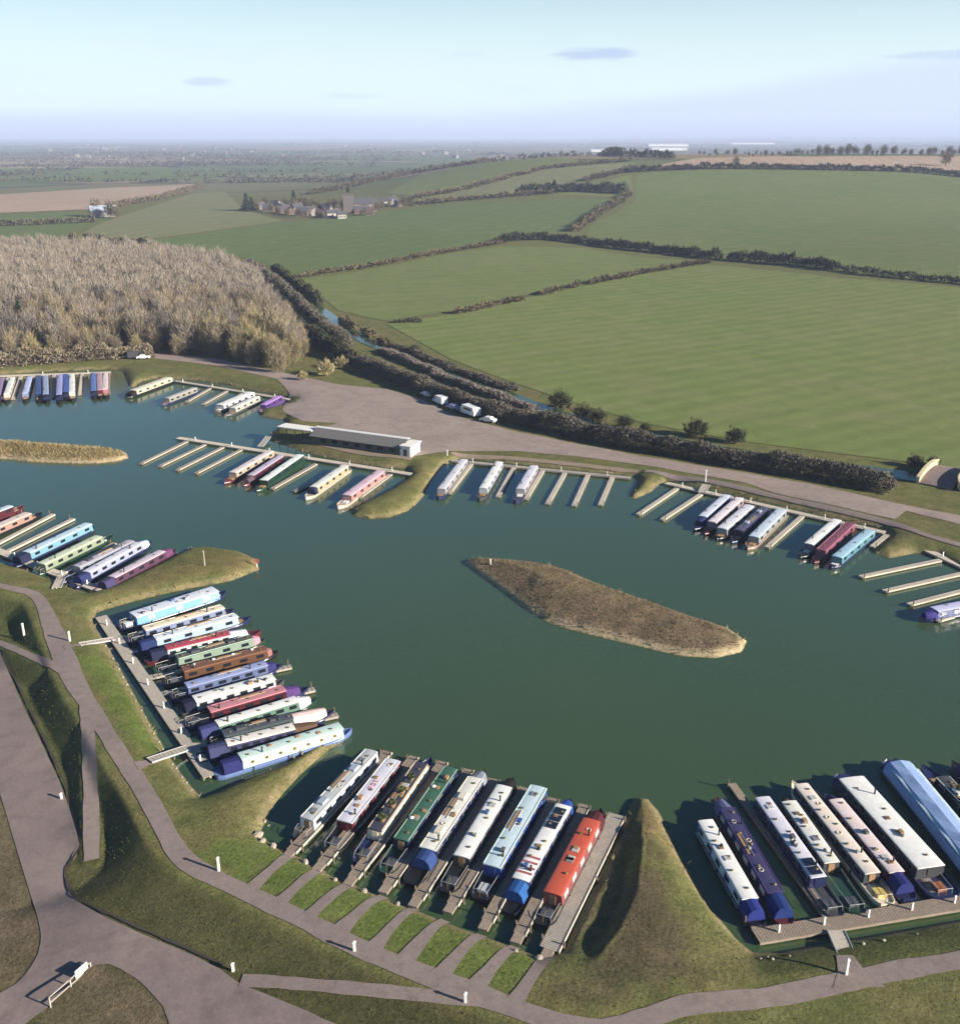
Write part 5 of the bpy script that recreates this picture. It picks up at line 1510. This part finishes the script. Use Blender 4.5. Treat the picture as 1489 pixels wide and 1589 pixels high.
# canal bridge
def canal_bridge():
    a, b2 = GT(1420, 750), GT(1450, 722)
    L, ang = seg_frame(a, b2)
    z = float(H(a[0], a[1])[0])
    o = tag(empty('canal_bridge', (a[0], a[1], z), ang), 'pale stone canal bridge with two parapets at the right edge', 'bridge')
    st = pt((.52, .43, .27))
    def hump(x): return 1.1 * max(0, 1 - ((x - L / 2) / (L * .55)) ** 2)
    xs = [L * k / 12 for k in range(13)]
    for y0, sp in ((0.0, 0), (-7.2, 1)):
        b = MB(); R = []
        for x in xs:
            fl = sp * -1.6 * max(0, 1 - x / (L * .3)) ** 2
            R.append([(x, y0 + fl, -.6), (x, y0 + fl, hump(x) + 1.15), (x, y0 + fl - .6, hump(x) + 1.15), (x, y0 + fl - .6, -.6)])
        b.rings(R, close=True); pr = b.build('parapet', st, o)
        b = MB(); R = []
        for x in xs:
            fl = sp * -1.6 * max(0, 1 - x / (L * .3)) ** 2
            R.append([(x, y0 + fl + .1, hump(x) + 1.155), (x, y0 + fl + .1, hump(x) + 1.34), (x, y0 + fl - .7, hump(x) + 1.34), (x, y0 + fl - .7, hump(x) + 1.155)])
        b.rings(R, close=True); b.build('coping', pt((.62, .52, .34)), pr)
    b = MB(); b.rings([[(x, -.63, hump(x) - .3), (x, -.63, hump(x) + .1), (x, -7.17, hump(x) + .1), (x, -7.17, hump(x) - .3)] for x in xs], close=True); b.build('deck', ROADM, o)
canal_bridge()

# ================================================================== VEHICLES
M_TYRE = paint((.02, .02, .022), .9, .2, 'tyre', spec=.2)
def vehicle(p, ang, col, label, kind='car', name=None):
    z = float(H(p[0], p[1])[0]) + .07
    o = tag(empty(name or kind, (p[0], p[1], z), ang), label, kind, None)
    if kind == 'car': L, W, prof = 4.3, 1.75, [(-2.15, .35), (-2.15, .80), (-1.95, .95), (-1.35, 1.0), (-.95, 1.42), (.55, 1.45), (1.15, .98), (1.95, .86), (2.15, .65), (2.15, .35)]
    elif kind == 'van': L, W, prof = 5.2, 2.0, [(-2.6, .4), (-2.6, 2.25), (-2.4, 2.35), (1.0, 2.35), (1.5, 2.1), (2.0, 1.25), (2.55, 1.05), (2.6, .4)]
    else: L, W, prof = 6.0, 2.3, [(-3.0, .55), (-3.05, 1.6), (-2.7, 2.6), (2.4, 2.7), (3.0, 1.7), (2.8, .55)]
    g = .86
    b = MB(); R = []
    for s in (-1, 1):
        R.append([(x, s * W / 2 * (1 if zz < 1.05 or kind != 'car' else g), zz) for x, zz in prof])
    b.rings(R, close=True); b.build('body', gloss(col), o)
    zt = max(q[1] for q in prof)
    for s in (-1, 1):
        b = MB(); y = s * (W / 2 * (g if kind == 'car' else 1) + .012)
        if kind == 'car': b.box(-.95, .65, min(y, y - s * .1), max(y, y - s * .1), 1.03, 1.36, (.2, 0))
        elif kind == 'van': b.box(.7, 1.6, min(y, y - s * .1), max(y, y - s * .1), 1.3, 1.95, (.12, 0))
        else: b.box(-1.8, 1.6, min(y, y - s * .1), max(y, y - s * .1), 1.6, 2.2, (.1, 0))
        b.build('window', M_GLASS, o)
    b = MB()
    if kind == 'car': b.quad((.58, -.62, 1.44), (.58, .62, 1.44), (1.18, .70, 1.0), (1.18, -.70, 1.0)); b.v = [(x + .03, y, z_ + .03) for x, y, z_ in b.v]
    elif kind == 'van': b.quad((1.5, -.85, 2.1), (1.5, .85, 2.1), (2.0, .9, 1.27), (2.0, -.9, 1.27)); b.v = [(x + .03, y, z_ + .03) for x, y, z_ in b.v]
    if b.f: b.build('windscreen', M_GLASS, o)
    for x in ((-L * .31, L * .31) if kind != 'caravan' else (0,)):
        for s in (-1, 1):
            b = MB(); b.tube((x, s * (W / 2 - .2), .32), (x, s * (W / 2 + .02), .32), .33, n=10); b.build('wheel', M_TYRE, o)
vehicle(GT(662, 615), 2.2, (.60, .55, .58), 'pinkish white small car at the left end of the parked row', 'car')
vehicle(GT(674, 613), 2.0, (.05, .22, .15), 'green van parked behind the big white van', 'van')
vehicle(GT(683, 627), 2.1, (.76, .77, .78), 'big white van in the row below the hedge', 'van')
vehicle(GT(703, 635), 2.3, (.42, .40, .52), 'lavender grey car between the two white vans', 'car')
vehicle(GT(715, 640), 2.3, (.10, .09, .13), 'dark car between the lavender car and the white caravan', 'car')
vehicle(GT(730, 645), 2.2, (.75, .75, .76), 'white caravan in the row below the hedge', 'caravan')
vehicle(GT(757, 655), 2.6, (.76, .76, .75), 'white car at the right end of the parked row', 'car')
vehicle(GT(201, 556), .2, (.04, .045, .06), 'dark car parked in front of the bare wood', 'car')
vehicle(GT(212, 556), .2, (.06, .06, .07), 'dark van parked in front of the bare wood', 'van')
vehicle(GT(223, 557), .2, (.70, .70, .72), 'white car parked in front of the bare wood', 'car')

# ================================================================== SMALL THINGS
def service_post(p, h_, label, r=.11, col=None):
    z = float(H(p[0], p[1])[0])
    o = tag(empty('service_post', (p[0], p[1], z)), label, 'post', 'white service posts')
    b = MB(); b.box(-r, r, -r, r, -.2, h_, (.015, .015)); b.build('column', M_POSTW, o)
    b = MB(); b.box(-r - .04, r + .04, -r - .04, r + .04, h_ + .003, h_ + .14, (.08, .08)); b.build('cap', M_POSTW, o)
for u, v, h_, l in ((340, 1352, 1.6, 'white service post beside the path bend at the left of the near jetties'), (550, 1476, 1.0, 'short white post on the verge below the jetties'), (722, 1556, 1.0, 'white post at the joining of the two lower paths'), (1312, 1513, 1.7, 'white service post by the foot of the pinkish gangway'),
                    (38, 986, 1.9, 'white post on the dark grass above the diagonal path'), (109, 995, 1.5, 'white post beside the upper gangway on the left bank'), (362, 1507, .8, 'short white post where the lower path leaves the road'), (96, 1240, .7, 'stubby white post on the road edge'),
                    (1094, 748, 2.6, 'tall white post on the far right bank'), (761, 876, .9, 'small white post on the tip of the brown island'), (694, 707, 1.2, 'white post on the grass between the two far moorings')):
    service_post(GT(u, v), h_, l)
p = GT(318, 878)
o = tag(empty('marker_pole', (p[0], p[1], 1.2)), 'thin pale marker pole on the left grass spit', 'pole')
b = MB(); b.cyl((0, 0), .09, .07, -.5, 2.9, 6); b.build('shaft', M_DECKPALE, o)
p = GT(399, 880)
o = tag(empty('lifebuoy_stand', (p[0], p[1], float(H(*p)[0]))), 'red and white lifebuoy stand on the tip of the left grass spit', 'lifebuoy')
b = MB(); b.box(-.07, .07, -.07, .07, -.4, 1.5); b.build('post', M_POSTW, o)
b = MB(); n = 14
for k in range(n):
    a0, a1 = 6.283 * k / n, 6.283 * (k + 1) / n
    b.tube((.36 * math.cos(a0), -.16, 1.2 + .36 * math.sin(a0)), (.36 * math.cos(a1), -.16, 1.2 + .36 * math.sin(a1)), .09, n=6)
b.build('ring', gloss((.45, .06, .05)), o)
# stones on the bank
def rock_mesh(seed):
    rnd = random.Random(seed); b = MB(); R = []
    for j, (z_, r) in enumerate(((-.15, .30), (.08, .42), (.26, .34), (.36, .14))):
        R.append([(r * rnd.uniform(.75, 1.2) * math.cos(k * .785), r * rnd.uniform(.75, 1.2) * math.sin(k * .785), z_ + rnd.uniform(-.03, .03)) for k in range(8)])
    b.rings(R, close=True)
    return b.mesh('rock', paint((.36, .32, .26), .9, .4, 'stone', spec=.15))
RK = [rock_mesh(k) for k in range(5)]
def rock(u, v, s, label):
    p = GT(u, v)
    o = add_obj('rock', RK[random.randrange(5)], loc=(p[0], p[1], float(H(*p)[0]) + .05), rz=random.random() * 6)
    o.scale = (s, s * random.uniform(.7, 1), s * .8)
    tag(o, label, 'rock', 'bank stones')
for u, v, s in ((400, 1297, 1.4), (408, 1306, 1.0), (417, 1284, .8), (424, 1314, 1.2), (411, 1275, .7), (474, 1339, 1.1), (520, 1366, .7), (565, 1384, .9), (617, 1404, .8), (480, 1328, .6), (836, 1488, 1.0), (800, 1476, .6)):
    rock(u, v, s, 'pale stone on the bank between the near jetties')
for k in range(20):
    t = k / 19
    u = np.interp(t, [0, .3, .6, 1], [166, 205, 245, 300]); v = np.interp(t, [0, .3, .6, 1], [1000, 1072, 1144, 1228])
    rock(u - 3 + random.uniform(-2, 2), v + random.uniform(-3, 3), random.uniform(.3, .6), 'pale stone along the bank below the long grey walkway')
for u, v in ((1182, 1487), (1188, 1485), (1200, 1488), (1222, 1483), (1336, 1464), (1372, 1459), (1424, 1449)):
    rock(u + random.uniform(-3, 3), v + 1, random.uniform(.25, .5), 'pale stone on the bank behind the brown boarded walkway')
# site barrier at the road fork
a, b2 = GT(78, 1563), GT(140, 1500)
L, ang = seg_frame(a, b2)
o = tag(empty('barrier_gate', (a[0], a[1], float(H(*a)[0])), ang), 'white barrier gate with a solid white board at the road fork', 'gate')
M_GW = paint((.78, .77, .74), .5, .15, 'gate white')
for z_ in (.45, 1.05):
    b = MB(); b.box(0, L, -.05, .05, z_ - .05, z_ + .05); b.build('rail', M_DECKGREY, o)
for x in (0, L * .5, L):
    b = MB(); b.box(x - .06, x + .06, -.133, -.053, -.4, 1.12); b.build('post', M_DECKGREY, o)
b = MB(); b.box(L * .66, L * .96, .053, .13, .35, 1.3); b.build('board', M_GW, o)
# low dark strips along the road: painted verge-step shadow, then timber edging
EDG = paint((.06, .05, .045), .95, .3, 'dark edging', spec=.1)
ribbon('kerb', GP([(124, 1318), (104, 1347), (106, 1374), (122, 1400), (152, 1424), (206, 1450), (290, 1487), (348, 1514)], -.6), .28, EDG, .17)  # dark strip standing in for the step shadow of the raised verge
ribbon('kerb', GP([(8, 1018), (36, 1078), (70, 1148), (104, 1226), (126, 1300)], -.6), .24, EDG, .17)
# ================================================================== HAZE
b = MB()
b.box(-32000, 32000, -400, 47000, -4.5, 150)
m = bpy.data.materials.new('haze air'); m.use_nodes = True
t = m.node_tree; t.nodes.clear()
pv = t.nodes.new('ShaderNodeVolumePrincipled')
pv.inputs['Color'].default_value = (.60, .70, .98, 1)
pv.inputs['Density'].default_value = 0.00011
pv.inputs['Anisotropy'].default_value = 0.0
ou = t.nodes.new('ShaderNodeOutputMaterial')
t.links.new(pv.outputs[0], ou.inputs['Volume'])
tag(b.build('haze', m), kind='stuff')
